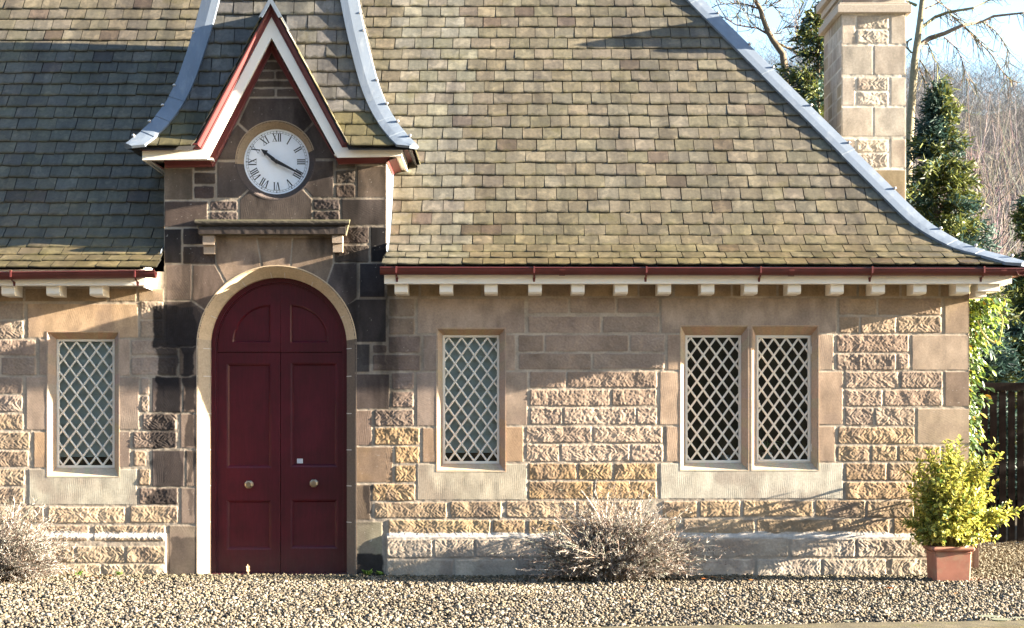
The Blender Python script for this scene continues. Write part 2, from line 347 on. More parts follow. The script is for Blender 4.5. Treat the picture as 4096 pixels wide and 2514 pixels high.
for p_ in [[(597, 646), (655, 517), (915, 517), (988, 643), (797, 838)], [(440, 842), (592, 651), (792, 842)], [(483, 850), (798, 850), (601, 1042), (483, 1042)], [(600, 1050), (800, 853), (984, 1048), (984, 1165), (600, 1165)], [(1140, 836), (993, 648), (804, 838)], [(804, 846), (1098, 846), (1098, 1040), (988, 1040)]]: blk('d', p_, CQ, T2)
for r_ in [(600, 467, 790, 511), (796, 467, 1000, 511), (640, 425, 960, 461), (600, 375, 786, 419), (791, 375, 960, 419), (600, 325, 960, 369), (600, 262, 960, 319), (600, 100, 960, 256)]: rect('r', r_, (0.123, 0.094, 0.077), T2)
# right wing, beside the tower
for r_ in [(1030, 372, 1168, 446), (962, 410, 1024, 446), (962, 452, 1168, 523), (1043, 530, 1140, 603)]: rect('r', r_, (0.22, 0.17, 0.145), T4)
for r_ in [(60, 210, 172, 288), (60, 293, 172, 367)]: rect('r', r_, (0.28, 0.215, 0.165), T5)
for r_ in [(1043, 612, 1140, 680), (968, 690, 1140, 762)]: rect('r', r_, (0.25, 0.19, 0.155), T4, amp=1.3)
for r_ in [(968, 768, 1165, 843), (1057, 848, 1165, 922), (1057, 930, 1150, 1003), (958, 1010, 1147, 1085)]: rect('r', r_, (0.36, 0.25, 0.145), T4, amp=1.3)
rect('r', (968, 1090, 1283, 1160), GOLD, T4, amp=1.25)
for r_ in [(325, 1087, 548, 1158), (565, 1085, 868, 1158), (876, 1085, 1150, 1158)]: rect('r', r_, GOLD, T5, amp=1.2)
for r_ in [(160, 1085, 312, 1158), (322, 1083, 498, 1155), (508, 1083, 812, 1153), (822, 1082, 1038, 1153)]: rect('r', r_, (0.38, 0.275, 0.175), T6)
rect('r', (5, 1048, 168, 1118), GOLD, T7); rect('r', (174, 1045, 372, 1118), GOLD, T7)
for r_ in [(55, 1166, 500, 1236), (508, 1166, 648, 1232), (660, 1166, 900, 1236), (906, 1166, 1300, 1236)]: rect('r', r_, (0.42, 0.31, 0.19), T5, amp=1.2)
for r_ in [(250, 1163, 560, 1226), (567, 1163, 925, 1228)]: rect('r', r_, (0.36, 0.275, 0.185), T6)
rect('r', (42, 1122, 268, 1190), (0.38, 0.28, 0.18), T7); rect('r', (285, 1118, 600, 1195), (0.40, 0.29, 0.18), T7)
PL = (0.475, 0.40, 0.32)
for r_ in [(50, 1248, 248, 1330), (255, 1248, 428, 1329), (434, 1248, 720, 1328), (727, 1248, 1025, 1326)]: rect('r', r_, PL, T5)
for r_ in [(-40, 1248, 370, 1326), (378, 1248, 705, 1326), (712, 1246, 990, 1326)]: rect('r', r_, PL, T6)
rect('r', (42, 1207, 125, 1282), PL, T7); rect('r', (132, 1205, 440, 1282), PL, T7, amp=1.3); rect('r', (447, 1205, 600, 1282), PL, T7, amp=1.3)
for r_ in [(50, 1336, 337, 1425), (344, 1336, 610, 1425), (617, 1336, 920, 1425)]: rect('r', r_, (0.48, 0.41, 0.33), T5)
for r_ in [(-150, 1334, 560, 1425), (567, 1334, 845, 1425), (851, 1334, 1127, 1425)]: rect('r', r_, PL, T6)
rect('r', (271, 1287, 600, 1380), PL, T7, amp=1.3)
# middle window surround
rect('d', (183, 210, 648, 362), (0.345, 0.265, 0.205), T5)
for r_ in [(207, 368, 300, 523), (177, 529, 300, 762)]: rect('d', r_, (0.29, 0.225, 0.185), T5)
rect('d', (203, 768, 300, 920), (0.34, 0.235, 0.16), T5)
for r_ in [(535, 366, 607, 520), (535, 526, 660, 758)]: rect('d', r_, (0.36, 0.275, 0.215), T5)
rect('d', (535, 764, 642, 918), (0.36, 0.25, 0.165), T5); rect('d', (180, 924, 658, 1082), PALE, T5, ang=1.5)
UP = (0.325, 0.25, 0.198)
for r_ in [(660, 208, 835, 275), (841, 206, 1040, 274), (1046, 206, 1228, 274), (660, 286, 975, 360), (983, 286, 1228, 358), (618, 366, 729, 440), (734, 366, 1095, 440), (1101, 364, 1253, 440), (620, 446, 935, 518), (941, 446, 1253, 516), (668, 524, 825, 596), (829, 524, 1220, 596)]: rect('r', r_, UP, T5)
for r_ in [(668, 603, 1015, 675), (1021, 601, 1217, 674), (668, 682, 809, 755), (814, 681, 1127, 755), (1131, 681, 1220, 755), (650, 763, 937, 834), (941, 763, 1243, 834), (650, 840, 797, 916), (801, 840, 1100, 915), (1106, 840, 1245, 915)]: rect('r', r_, (0.395, 0.305, 0.235), T5, amp=1.25)
for r_ in [(662, 922, 871, 994), (877, 922, 1025, 994), (1031, 922, 1218, 994), (662, 1000, 943, 1077), (949, 1000, 1218, 1077)]: rect('r', r_, (0.40, 0.28, 0.16), T5, amp=1.3)
# double window surround
rect('d', (155, 208, 915, 360), (0.345, 0.265, 0.205), T6)
for r_ in [(182, 365, 268, 521), (148, 526, 268, 757), (175, 762, 268, 917), (815, 364, 903, 520), (815, 525, 943, 757), (815, 762, 910, 917)]: rect('d', r_, (0.37, 0.28, 0.21), T6)
rect('d', (505, 340, 580, 640), (0.37, 0.28, 0.21), T6); rect('d', (505, 644, 580, 930), (0.37, 0.28, 0.21), T6)
rect('d', (150, 921, 943, 1077), PALE, T6, ang=1.5)
for r_ in [(57, 202, 215, 271), (220, 202, 487, 272), (57, 277, 143, 348), (148, 277, 297, 348), (303, 277, 487, 347)]: rect('r', r_, (0.345, 0.26, 0.185), T7)
for r_ in [(47, 353, 350, 428), (47, 433, 297, 503), (302, 433, 353, 500), (83, 508, 307, 577), (315, 507, 492, 577), (83, 583, 240, 653), (246, 583, 492, 652), (83, 658, 203, 733), (208, 658, 376, 733)]: rect('r', r_, (0.35, 0.265, 0.205), T7, amp=1.25)
for r_ in [(52, 739, 375, 810), (52, 816, 187, 882), (192, 816, 300, 882), (305, 816, 485, 882), (84, 889, 257, 962), (262, 889, 480, 962), (84, 967, 370, 1041)]: rect('r', r_, (0.375, 0.27, 0.175), T7, amp=1.25)
for r_, c_ in [((497, 200, 610, 350), (0.36, 0.28, 0.2)), ((360, 354, 610, 503), (0.37, 0.285, 0.215)), ((498, 507, 610, 655), (0.25, 0.19, 0.15)), ((382, 661, 610, 810), (0.31, 0.245, 0.185)), ((490, 816, 610, 961), (0.29, 0.22, 0.165)), ((376, 967, 610, 1116), (0.36, 0.27, 0.18))]: rect('d', r_, c_, T7)
# narrow course under the rafter ends
xs = [928, 1010, 1160, 1270, 1395, 1536, 1620, 1760, 1870, 1985, 2063, 2166, 2260, 2345]
for a, b in zip(xs[:-1], xs[1:]): rect('d', (a + 1.5, 684, b - 1.5, 714), (0.34, 0.25, 0.16))
xs = [-140, -20, 58, 260, 330, 396]
for a, b in zip(xs[:-1], xs[1:]): rect('d', (a + 1.5, 694, b - 1.5, 726), (0.30, 0.22, 0.145))

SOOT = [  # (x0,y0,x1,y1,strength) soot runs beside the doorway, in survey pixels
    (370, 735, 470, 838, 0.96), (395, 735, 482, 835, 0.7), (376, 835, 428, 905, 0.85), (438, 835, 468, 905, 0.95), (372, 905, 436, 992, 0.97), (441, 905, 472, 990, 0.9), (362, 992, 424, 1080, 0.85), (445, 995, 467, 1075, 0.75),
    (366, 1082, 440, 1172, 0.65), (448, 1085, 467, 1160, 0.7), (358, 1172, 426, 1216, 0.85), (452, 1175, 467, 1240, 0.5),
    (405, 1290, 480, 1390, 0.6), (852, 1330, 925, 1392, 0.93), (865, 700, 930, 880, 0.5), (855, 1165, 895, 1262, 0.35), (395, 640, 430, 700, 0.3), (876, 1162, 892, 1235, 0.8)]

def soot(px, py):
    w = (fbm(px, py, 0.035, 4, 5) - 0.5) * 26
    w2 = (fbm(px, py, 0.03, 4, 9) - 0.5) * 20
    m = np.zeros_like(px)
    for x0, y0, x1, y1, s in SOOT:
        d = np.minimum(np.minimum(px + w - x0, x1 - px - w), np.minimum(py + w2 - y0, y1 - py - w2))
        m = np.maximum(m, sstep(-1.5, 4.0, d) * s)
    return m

def masonry(u0, u1, v0, v1, step, blocks, keep, seed=1, plinth=None, use_soot=True, mort=MORT, amp_k=1.0):
    nu = int(round((u1 - u0) / step)) + 1; nv = int(round((v1 - v0) / step)) + 1
    u = np.linspace(u0, u1, nu); v = np.linspace(v0, v1, nv); U, V = np.meshgrid(u, v)
    H = np.full(U.shape, -0.0035) + (fbm(U, V, 25, 2, 3) - 0.5) * 0.004
    C = np.empty(U.shape + (3,)); C[:] = mort
    mn = fbm(U, V, 5, 4, 2); C *= (0.55 + 0.9 * mn)[..., None]
    rng = random.Random(seed)
    for b in blocks:
        P = b['poly']; a0, b0 = P.min(0) - 0.02; a1, b1 = P.max(0) + 0.02
        i0, i1 = np.searchsorted(u, (a0, a1)); j0, j1 = np.searchsorted(v, (b0, b1))
        rs = rng.random(); r2 = rng.random(); r3 = rng.random(); r4 = rng.random(); r5 = rng.random(); sd = rng.randrange(200)
        if i1 - i0 < 2 or j1 - j0 < 2: continue
        uu = U[j0:j1, i0:i1]; vv = V[j0:j1, i0:i1]
        rough = b['kind'] == 'r'
        wob = 0.009 if rough else 0.0025
        wu = uu + (fbm(uu, vv, 14, 2, sd) - 0.5) * wob; wv = vv + (fbm(uu, vv, 14, 2, sd + 7) - 0.5) * wob
        ar = 0.5 * np.sum(P[:, 0] * np.roll(P[:, 1], -1) - np.roll(P[:, 0], -1) * P[:, 1]); sg = 1 if ar > 0 else -1
        D = np.full(uu.shape, 9.0)
        for k in range(len(P)):
            p, q = P[k], P[(k + 1) % len(P)]; e = q - p; L = math.hypot(*e)
            d = sg * (e[0] * (wv - p[1]) - e[1] * (wu - p[0])) / L
            D = np.minimum(D, d) if len(P) != 4 or not rough else -np.log(np.exp(-D * 160) + np.exp(-d * 160)) / 160   # softened corners
        D = D - (0.001 if rough else 0.002)
        A = (b['amp'] or 1.0) * amp_k
        if rough:
            cu = (a0 + a1) / 2 + (rs - 0.5) * 0.35 * (a1 - a0); cv = (b0 + b1) / 2 + (r2 - 0.5) * 0.15 * (b1 - b0)
            an = R(32 + 18 * r3); sgn = -1 if r4 < 0.75 else 1
            da, db = np.abs(uu - cu), np.abs(vv - cv)
            ph = (da * math.sin(an) + sgn * db * math.cos(an)) / (0.021 + 0.007 * r5)
            ph = ph + 0.5 * (fbm(uu, vv, 8, 2, sd + 3) - 0.5) + 0.75 * (vn(uu, vv, 30, sd) - 0.5)
            q_ = ((uu > cu) * 3.7 + (vv > cv) * 5.3) * 4
            ac = da * math.sin(an) + sgn * db * math.cos(an) + 0.006 * (fbm(uu, vv, 12, 2, sd + 3) - .5); al_ = da * math.cos(an) - sgn * db * math.sin(an)
            kk = .8 + .5 * r2; stk = vn(ac / (0.0098 * kk) + q_, al_ / (0.038 * kk) + q_, 1.0, sd) - .5 + .5 * (vn(ac / 0.008 + q_, al_ / 0.03 + q_, 1.0, sd + 1) - .5)
            w_ = 0.42 * np.sin(2 * np.pi * ph) + 1.9 * stk
            if rs > .86: w_ = 2.4 * (vn(uu, vv, 55, sd) - .5)
            rel = w_ * 0.0014 * A * (.7 + .5 * r5) * (0.5 + 1.0 * fbm(uu, vv, 9, 2, sd + 2)) + (fbm(uu, vv, 9, 3, sd + 5) - 0.5) * 0.012
            rel = rel + (vn(uu, vv, 75, sd + 2) - 0.5) * 0.0026
            e = sstep(0.0, 0.011, D); base = 0.0022
        else:
            an = b['ang'] if b['ang'] is not None else R(rng.choice((50, 62, 118, 130, 78, 20)) + 10 * r3)
            if b['ang'] is None: pass
            ph = (uu * math.sin(an) + vv * math.cos(an)) / 0.021 + 1.0 * (fbm(uu, vv, 10, 3, sd) - 0.5)
            rel = np.sin(2 * np.pi * ph) * 0.00042 * A * (0.3 + 1.2 * fbm(uu, vv, 7, 2, sd + 4)) + (fbm(uu, vv, 5, 3, sd + 5) - 0.5) * 0.003
            e = sstep(0.0, 0.006, D); base = 0.0
        h = base + rel
        Hs = H[j0:j1, i0:i1]; H[j0:j1, i0:i1] = np.where(D > 0, Hs + (h - Hs) * e, Hs)
        c = np.array(b['col']) * np.array((1, 1 + 0.05 * (r5 - 0.5), 1 + 0.09 * (r5 - 0.5) + 0.03 * (rs - .5))) * (0.86 + 0.28 * r2)
        nz = 0.66 + 0.68 * fbm(uu * (1 if rough else 2.2), vv, 6, 4, sd + 8)
        c = c[None, None] * nz[..., None] * ((.84 if rough else .92) if use_soot else 1)
        tn = sstep(0.52, 0.75, fbm(uu, vv, 3.2, 3, sd + 20))[..., None] * 0.45
        c = c * (1 - tn) + np.array((0.20, 0.15, 0.125)) * tn if sum(b['col']) > 0.5 else c
        fleck = (vn(uu, vv, 70, sd + 30) > 0.965)[..., None] & (sum(b['col']) < 0.75)
        c = np.where(fleck, c * 0.4 + np.array((0.5, 0.46, 0.42)) * 0.6 * (0.3 + vn(uu, vv, 8, 4)[..., None]), c)
        m = sstep(0.001, 0.006, D)[..., None]
        C[j0:j1, i0:i1] = C[j0:j1, i0:i1] * (1 - m) + c * m
    if use_soot:
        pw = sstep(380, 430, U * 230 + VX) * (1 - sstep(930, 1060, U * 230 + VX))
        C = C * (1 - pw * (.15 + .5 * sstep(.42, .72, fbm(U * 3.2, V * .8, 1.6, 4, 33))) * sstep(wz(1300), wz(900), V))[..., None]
        pxx = U * 230 + VX; pyy = VY - (V - HC) * 230
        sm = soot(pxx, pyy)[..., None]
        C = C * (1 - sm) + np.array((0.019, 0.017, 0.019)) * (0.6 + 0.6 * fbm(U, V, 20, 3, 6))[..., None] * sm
    if plinth is not None:
        H, C = plinth(U, V, H, C)
    K = keep(U[:-1, :-1] + step / 2, V[:-1, :-1] + step / 2)
    idx = np.arange(nu * nv).reshape(nv, nu)
    Q = np.stack([idx[:-1, :-1][K], idx[:-1, 1:][K], idx[1:, 1:][K], idx[1:, :-1][K]], 1)
    used = np.unique(Q); mp = np.full(nu * nv, -1); mp[used] = np.arange(len(used))
    return U.ravel()[used], V.ravel()[used], H.ravel()[used], C.reshape(-1, 3)[used], mp[Q]

WIN = {  # outer opening (at the wall face) and frame opening, survey pixels
    'left': ((114, 799, 285.5, 1147), (135.3, 815.7, 275.6, 1125.8)),
    'middle': ((1050.9, 790.7, 1215, 1133.7), (1064.5, 806, 1201.2, 1115.8)),
    'pair_a': ((1637.2, 785, 1799.5, 1131.7), (1648.3, 806, 1783.3, 1113.6)),
    'pair_b': ((1807.8, 785, 1968.5, 1131.7), (1817.3, 806, 1951.8, 1113.6))}
ARC = (wx(665.4), wz(830.7), 0.828)           # door arch centre and outer radius
CLK = (wx(662.4), wz(385.9), 0.4087)
def keep_openings(U, V):
    k = np.ones(U.shape, bool)
    for (x0, y0, x1, y1), _ in WIN.values():
        k &= ~((U > wx(x0) + 0.006) & (U < wx(x1) - 0.006) & (V < wz(y0) - 0.006) & (V > wz(y1) + 0.006))
    cx, cz, r = ARC
    k &= ~((np.abs(U - cx) < r - 0.006) & (V < cz)); k &= ~(((U - cx) ** 2 + (V - cz) ** 2 < (r - 0.006) ** 2) & (V >= cz))
    k &= ~((U - CLK[0]) ** 2 + (V - CLK[1]) ** 2 < (CLK[2] - 0.006) ** 2)
    return k
ZP1, ZP0 = wz(1282), wz(1293)
def plinth(U, V, H, C):
    px = U * 230 + VX
    inside = ((px < 401) | (px > 929))
    t = 1 - sstep(ZP0, ZP1, V)
    H = np.where(inside, H + 0.026 * t, H)
    w = inside & (V > ZP0 - 0.012 + (fbm(U, V, 9, 2, 4) - 0.5) * 0.03) & (V < ZP1 + 0.004 + (fbm(U, V, 7, 3, 1) - 0.5) * 0.05)
    C = np.where(w[..., None], np.array(WMORT) * (0.8 + 0.4 * fbm(U, V, 30, 2, 8))[..., None], C)
    return H, C
STEP = 0.0068
def to_front(g, y=0.0):
    u, v, h, c, q = g
    return np.stack([u, y - h, v], 1), q, c
def join(parts):
    Vs, Qs, Cs = [], [], []; o = 0
    for V, Q, C in parts: Vs.append(V); Qs.append(Q + o); Cs.append(C); o += len(V)
    return np.vstack(Vs), np.vstack(Qs), np.vstack(Cs)

# =================================================================== the station building
B = thing('station_building', 'sandstone building with slate roofs, lattice windows and arched maroon door under the clock gable', 'building', (0, 0, 0))
XL, XT0, XT1, XR = wx(-130), wx(395), wx(929), wx(2331)
DEP = 6.2
gl = to_front(masonry(XL, XT0, -0.02, 3.18, STEP, BL, keep_openings, 1, plinth))
gr = to_front(masonry(XT1, XR, -0.02, 3.10, STEP, BL, keep_openings, 1, plinth))
V_, Q_, C_ = join([gl, gr])
wall = np_mesh('wall', V_, [Q_], M['stone'], B, C_, True)
def gable_keep(U, V):
    k = keep_openings(U, V)
    zz = wz(395); ax, az = wx(653), wz(24); hw = (az - V) * (wx(653) - wx(478)) / (wz(24) - wz(352))
    return k & ((V < zz) | (np.abs(U - ax) < hw))
V_, Q_, C_ = to_front(masonry(XT0, XT1, -0.02, wz(24), STEP, BL, gable_keep, 1, plinth))
tower = np_mesh('tower_wall', V_, [Q_], M['stone'], B, C_, True)
# end wall, back wall and tower flanks (coursed blocks)
def coursed(u0, u1, v0, v1, col, seed, h=0.17):
    bl = []; rg = random.Random(seed); v = v0
    while v < v1 - 0.02:
        hh = min(h * rg.uniform(0.85, 1.2), v1 - v); u = u0 - rg.uniform(0, 0.3)
        while u < u1:
            w = rg.uniform(0.3, 0.6); a, b = max(u, u0), min(u + w, u1)
            if b - a > 0.03: bl.append(dict(kind='r', poly=np.array([(a + .004, v + .004), (b - .004, v + .004), (b - .004, v + hh - .004), (a + .004, v + hh - .004)]), col=col, amp=1, ang=None))
            u += w
        v += hh
    return bl
yes = lambda U, V: np.ones(U.shape, bool)
g = masonry(0.0, DEP, -0.02, 3.10, 0.016, coursed(0, DEP, 0, 3.1, TAN, 4), yes, 3, None, False)
e1 = (np.stack([XR + g[2], g[0], g[1]], 1), g[4], g[3])
g = masonry(XL, XR, -0.02, 3.10, 0.05, [], yes, 3, None, False)
e2 = (np.stack([g[0], DEP + g[2], g[1]], 1), g[4][:, ::-1], g[3])
g = masonry(0.0, DEP, -0.02, 3.10, 0.05, [], yes, 3, None, False)
e3 = (np.stack([XL - g[2], g[0], g[1]], 1), g[4][:, ::-1], g[3])
V_, Q_, C_ = join([e1, e2, e3]); np_mesh('outer_wall', V_, [Q_], M['stone'], B, C_, True)
TD = 2.33
g = masonry(0.0, TD, 3.0, 4.45, 0.012, coursed(0, TD, 3.0, 4.45, (0.26, 0.215, 0.17), 5, 0.2), yes, 3, None, False)
f1 = (np.stack([XT1 + g[2] + 0.002, g[0], g[1]], 1), g[4], g[3])
f2 = (np.stack([XT0 - g[2] - 0.002, g[0], g[1]], 1), g[4][:, ::-1], g[3])
g = masonry(XT0, XT1, 3.0, 4.45, 0.05, [], yes, 3, None, False)
f3 = (np.stack([g[0], TD + g[2], g[1]], 1), g[4][:, ::-1], g[3])
V_, Q_, C_ = join([f1, f2, f3]); np_mesh('tower_flank', V_, [Q_], M['stone'], tower, C_, True)
# dark inner lining, so that rooms read as rooms
mb = MB(); mb.box(XL + .3, XR - .3, 3.4, 3.45, 0, 3.0); mb.box(XL + .3, XR - .3, 0.35, 3.4, 0.02, 0.06); mb.box(XL + .3, XR - .3, 0.35, 3.4, 2.98, 3.02)
mb.build('room_lining', M['dark'], B)

# ---- chamfered window surrounds
YF = 0.10
def frame_world(fr):
    x0, y0, x1, y1 = fr; z = DC + YF
    return (x0 - VX) / F * z, HC + (VY - y0) / F * z, (x1 - VX) / F * z, HC + (VY - y1) / F * z
def surround(key, cols):
    (x0, y0, x1, y1), fr = WIN[key]
    a0, t0, a1, b0 = wx(x0), wz(y0), wx(x1), wz(y1); c0, t1, c1, b1 = frame_world(fr)
    n = 14; mb = MB(); lip = 0.009
    P = [(a0, b0), (a1, b0), (a1, t0), (a0, t0)]; I = [(c0, b1), (c1, b1), (c1, t1), (c0, t1)]
    Lp = [(a0 - lip, b0 - lip), (a1 + lip, b0 - lip), (a1 + lip, t0 + lip), (a0 - lip, t0 + lip)]
    for k in range(4):
        l, m_ = k, (k + 1) % 4
        for s in range(n):
            f0, f1 = s / n, (s + 1) / n
            lp = lambda A, f: (A[l][0] + (A[m_][0] - A[l][0]) * f, A[l][1] + (A[m_][1] - A[l][1]) * f)
            q = [lp(Lp, f0), lp(Lp, f1), lp(P, f1), lp(P, f0)]
            i_ = [lp(I, f0), lp(I, f1)]
            if k in (1, 3): cc = cols[1 + min(2, int(f0 * 3))] if k == 1 else cols[1 + min(2, int((1 - f0) * 3))]
            else: cc = cols[0] if k == 2 else cols[4]
            cc = tuple(c * random.uniform(0.94, 1.06) for c in cc)
            yl = -0.0022
            mb.add([(q[0][0], yl, q[0][1]), (q[1][0], yl, q[1][1]), (q[2][0], yl, q[2][1]), (q[3][0], yl, q[3][1]), (i_[1][0], YF, i_[1][1]), (i_[0][0], YF, i_[0][1]), (i_[1][0], YF + .12, i_[1][1]), (i_[0][0], YF + .12, i_[0][1]), (q[0][0], 0.012, q[0][1]), (q[1][0], 0.012, q[1][1])],
                   [(0, 1, 2, 3), (3, 2, 4, 5), (5, 4, 6, 7), (8, 9, 1, 0)], cc)
    return mb
ws = {'left': [(0.42, 0.30, 0.2), GOLD, PINK, PINK, (0.42, 0.36, 0.27)], 'middle': [(0.38, 0.28, 0.19), (0.36, 0.25, 0.165), (0.35, 0.27, 0.21), (0.34, 0.26, 0.2), (0.42, 0.34, 0.25)]}
for key in ('left', 'middle'): surround(key, ws[key]).build('window_surround', M['stone'], wall, col=True)
c3 = [(0.38, 0.28, 0.19), (0.37, 0.28, 0.21), (0.37, 0.28, 0.21), (0.36, 0.28, 0.21), (0.43, 0.36, 0.27)]
mb = surround('pair_a', c3); m2 = surround('pair_b', c3); mb.add(m2.v, m2.f); mb.c[-len(m2.v):] = m2.c
mb.build('window_surround', M['stone'], wall, col=True)

# ---- windows: frame, diamond lattice, pane, blind
def bar(mb, p, q, w, y0, y1):
    p = Vector((p[0], 0, p[1])); q = Vector((q[0], 0, q[1])); d = (q - p).normalized(); n = Vector((-d.z, 0, d.x)) * w / 2
    prof = [(-1, y1), (-1, (y0 + y1) / 2), (-0.25, y0), (0.25, y0), (1, (y0 + y1) / 2), (1, y1)]
    rs = [[(e.x + n.x * a, y, e.z + n.z * a) for a, y in prof] for e in (p, q)]
    mb.rings(rs, True, True)
def clip(p, q, x0, z0, x1, z1):
    t0, t1 = 0.0, 1.0; dx, dz = q[0] - p[0], q[1] - p[1]
    for a, b in ((-dx, p[0] - x0), (dx, x1 - p[0]), (-dz, p[1] - z0), (dz, z1 - p[1])):
        if abs(a) < 1e-12:
            if b < 0: return None
        else:
            t = b / a
            if a < 0: t0 = max(t0, t)
            else: t1 = min(t1, t)
    if t1 - t0 < 1e-3: return None
    return (p[0] + dx * t0, p[1] + dz * t0), (p[0] + dx * t1, p[1] + dz * t1)
def window(key, blind, hinged=False):
    x0, zt, x1, zb = frame_world(WIN[key][1]); w = 0.026 if not hinged else 0.034
    y0 = YF + 0.012
    def fr_(mb, x0, x1, zb, zt, w, y0, y1):
        A = [(x0, zb), (x1, zb), (x1, zt), (x0, zt), (x0, zb)]; I = [(x0 + w, zb + w), (x1 - w, zb + w), (x1 - w, zt - w), (x0 + w, zt - w), (x0 + w, zb + w)]
        mb.band(A, I, y0, y1)
    mb = MB(); fr_(mb, x0, x1, zb, zt, w, y0, y0 + 0.05)
    if hinged:
        fr_(mb, x0 + .012, x1 - .012, zb + .012, zt - .012, 0.014, y0 - 0.008, y0 - 0.0005)
    f = mb.build('window', M['framewhite'], B, bevel=0.003)
    a0, a1, c0, c1 = x0 + w, x1 - w, zb + w, zt - w
    W, Hh = a1 - a0, c1 - c0; px_, pz = W / 4.0, Hh / 7.0
    mb = MB()
    for k in range(-9, 14):
        for s in (1, -1):
            xa = a0 + (k + 0.25) * px_ + random.uniform(-.0025, .0025); p = (xa, c0); q = (xa + s * Hh / pz * px_ + random.uniform(-.003, .003), c1)
            r = clip(p, q, a0 - .006, c0 - .006, a1 + .006, c1 + .006)
            if r: bar(mb, r[0], r[1], 0.021, y0 + (0.008 if s > 0 else 0.0092), y0 + 0.026)
    mb.build('lattice', M['framewhite'], f)
    mb = MB(); mb.box(a0 - .01, a1 + .01, y0 + .030, y0 + .034, c0 - .01, c1 + .01); mb.build('pane', M['glass'], f)
    if blind:
        mb = MB(); nr = 34; bz = zb + 0.115; top = zt + 0.02; folds = [bz + (top - bz) * t for t in (0.0, 0.28, 0.53, 0.78)]
        rows = []
        for i in range(nr + 1):
            z = bz + (top - bz) * i / nr; row = []
            for j in range(13):
                x = x0 - .02 + (x1 - x0 + .04) * j / 12
                d = min([(z - fz) for fz in folds if z >= fz - 1e-6] or [1]); sag = 0.02 * math.exp(-d * 9) + 0.003 * math.sin(x * 31 + z * 9)
                row.append((x, y0 + .085 - sag, z))
            rows.append(row)
        mb.rings(rows, False); mb.build('blind', M['blind'], f, smooth=True)
        mb = MB()
        for fz in folds[1:]: mb.box(x0 - .02, x1 + .02, y0 + .052, y0 + .059, fz - .004, fz + .006)
        mb.build('blind_seam', M['blind'], f)
    if hinged:
        for zz in (zb + 0.16, zt - 0.16):
            mb = MB(); mb.tube([(x1 - .002, y0 - .01, zz - .04), (x1 - .002, y0 - .01, zz + .04)], 0.008, 8); mb.build('hinge', M['framewhite'], f)
        mb = MB(); mb.box(x0 + .022, x0 + .05, y0 - .016, y0 - .004, zb + .60, zb + .63, .004); mb.tube([(x0 + .036, y0 - .012, zb + .58), (x0 + .036, y0 - .012, zb + .66)], .005, 6)
        mb.build('latch', M['framewhite'], f)
    return f
window('left', True); window('middle', True); window('pair_a', False); window('pair_b', False, True)
# inner window boards
for a_, b_ in (('left', 'left'), ('middle', 'middle'), ('pair_a', 'pair_b')):
    x0, zt, _, zb = frame_world(WIN[a_][1]); x1 = frame_world(WIN[b_][1])[2]
    mb = MB(); mb.box(x0 - .03, x1 + .03, YF + .23, YF + .5, zb - .02, zb + .012); mb.build('window_board', M['framewhite'], B)

def indoor(name, label, x, zb, kind, seed):
    root = thing(name, label, 'plant pot' if kind else 'bowl', (x, YF + .30, zb)); y = YF + .30; mb = MB()
    ring = lambda r, z: [(x + r * math.cos(k * math.pi / 8), y + r * math.sin(k * math.pi / 8), zb + z) for k in range(16)]
    if kind: mb.rings([ring(.035, .013), ring(.052, .085), ring(.056, .087), ring(.056, .10), ring(.048, .10), ring(.046, .09)], True, True); mb.build('pot', M['blind'], root, smooth=False)
    else: mb.rings([ring(.03, .013), ring(.055, .03), ring(.075, .075), ring(.070, .075), ring(.05, .035)], True, True); mb.build('bowl', M['blind'], root)
    if kind:
        rng = np.random.default_rng(seed); mb = MB()
        for k in range(26):
            a = rng.uniform(0, 6.28); L = rng.uniform(.10, .2); mb.tube([(x, y, zb + .09), (x + L * .4 * math.cos(a), y + L * .3 * math.sin(a), zb + .09 + L * .7), (x + L * .8 * math.cos(a), y + L * .45 * math.sin(a), zb + .09 + L * .6), (x + L * 1.05 * math.cos(a), y + L * .5 * math.sin(a), zb + .09 + L * .25)], [.004, .006, .005, .001], 3, (.22, .30, .12), False)
        mb.build('foliage', M['bark'], root, col=True)
    recenter(root)
xa_, _, xb_, zb_i = frame_world(WIN['pair_b'][1]); indoor('indoor_plant', 'small pot plant with arching leaves behind the right pane of the double window', xa_ + .17, zb_i, 1, 3)
xa_, _, xb_, zb_i = frame_world(WIN['pair_a'][1]); indoor('bowl', 'pale bowl on the sill behind the left pane of the double window', xb_ - .12, zb_i, 0, 3)

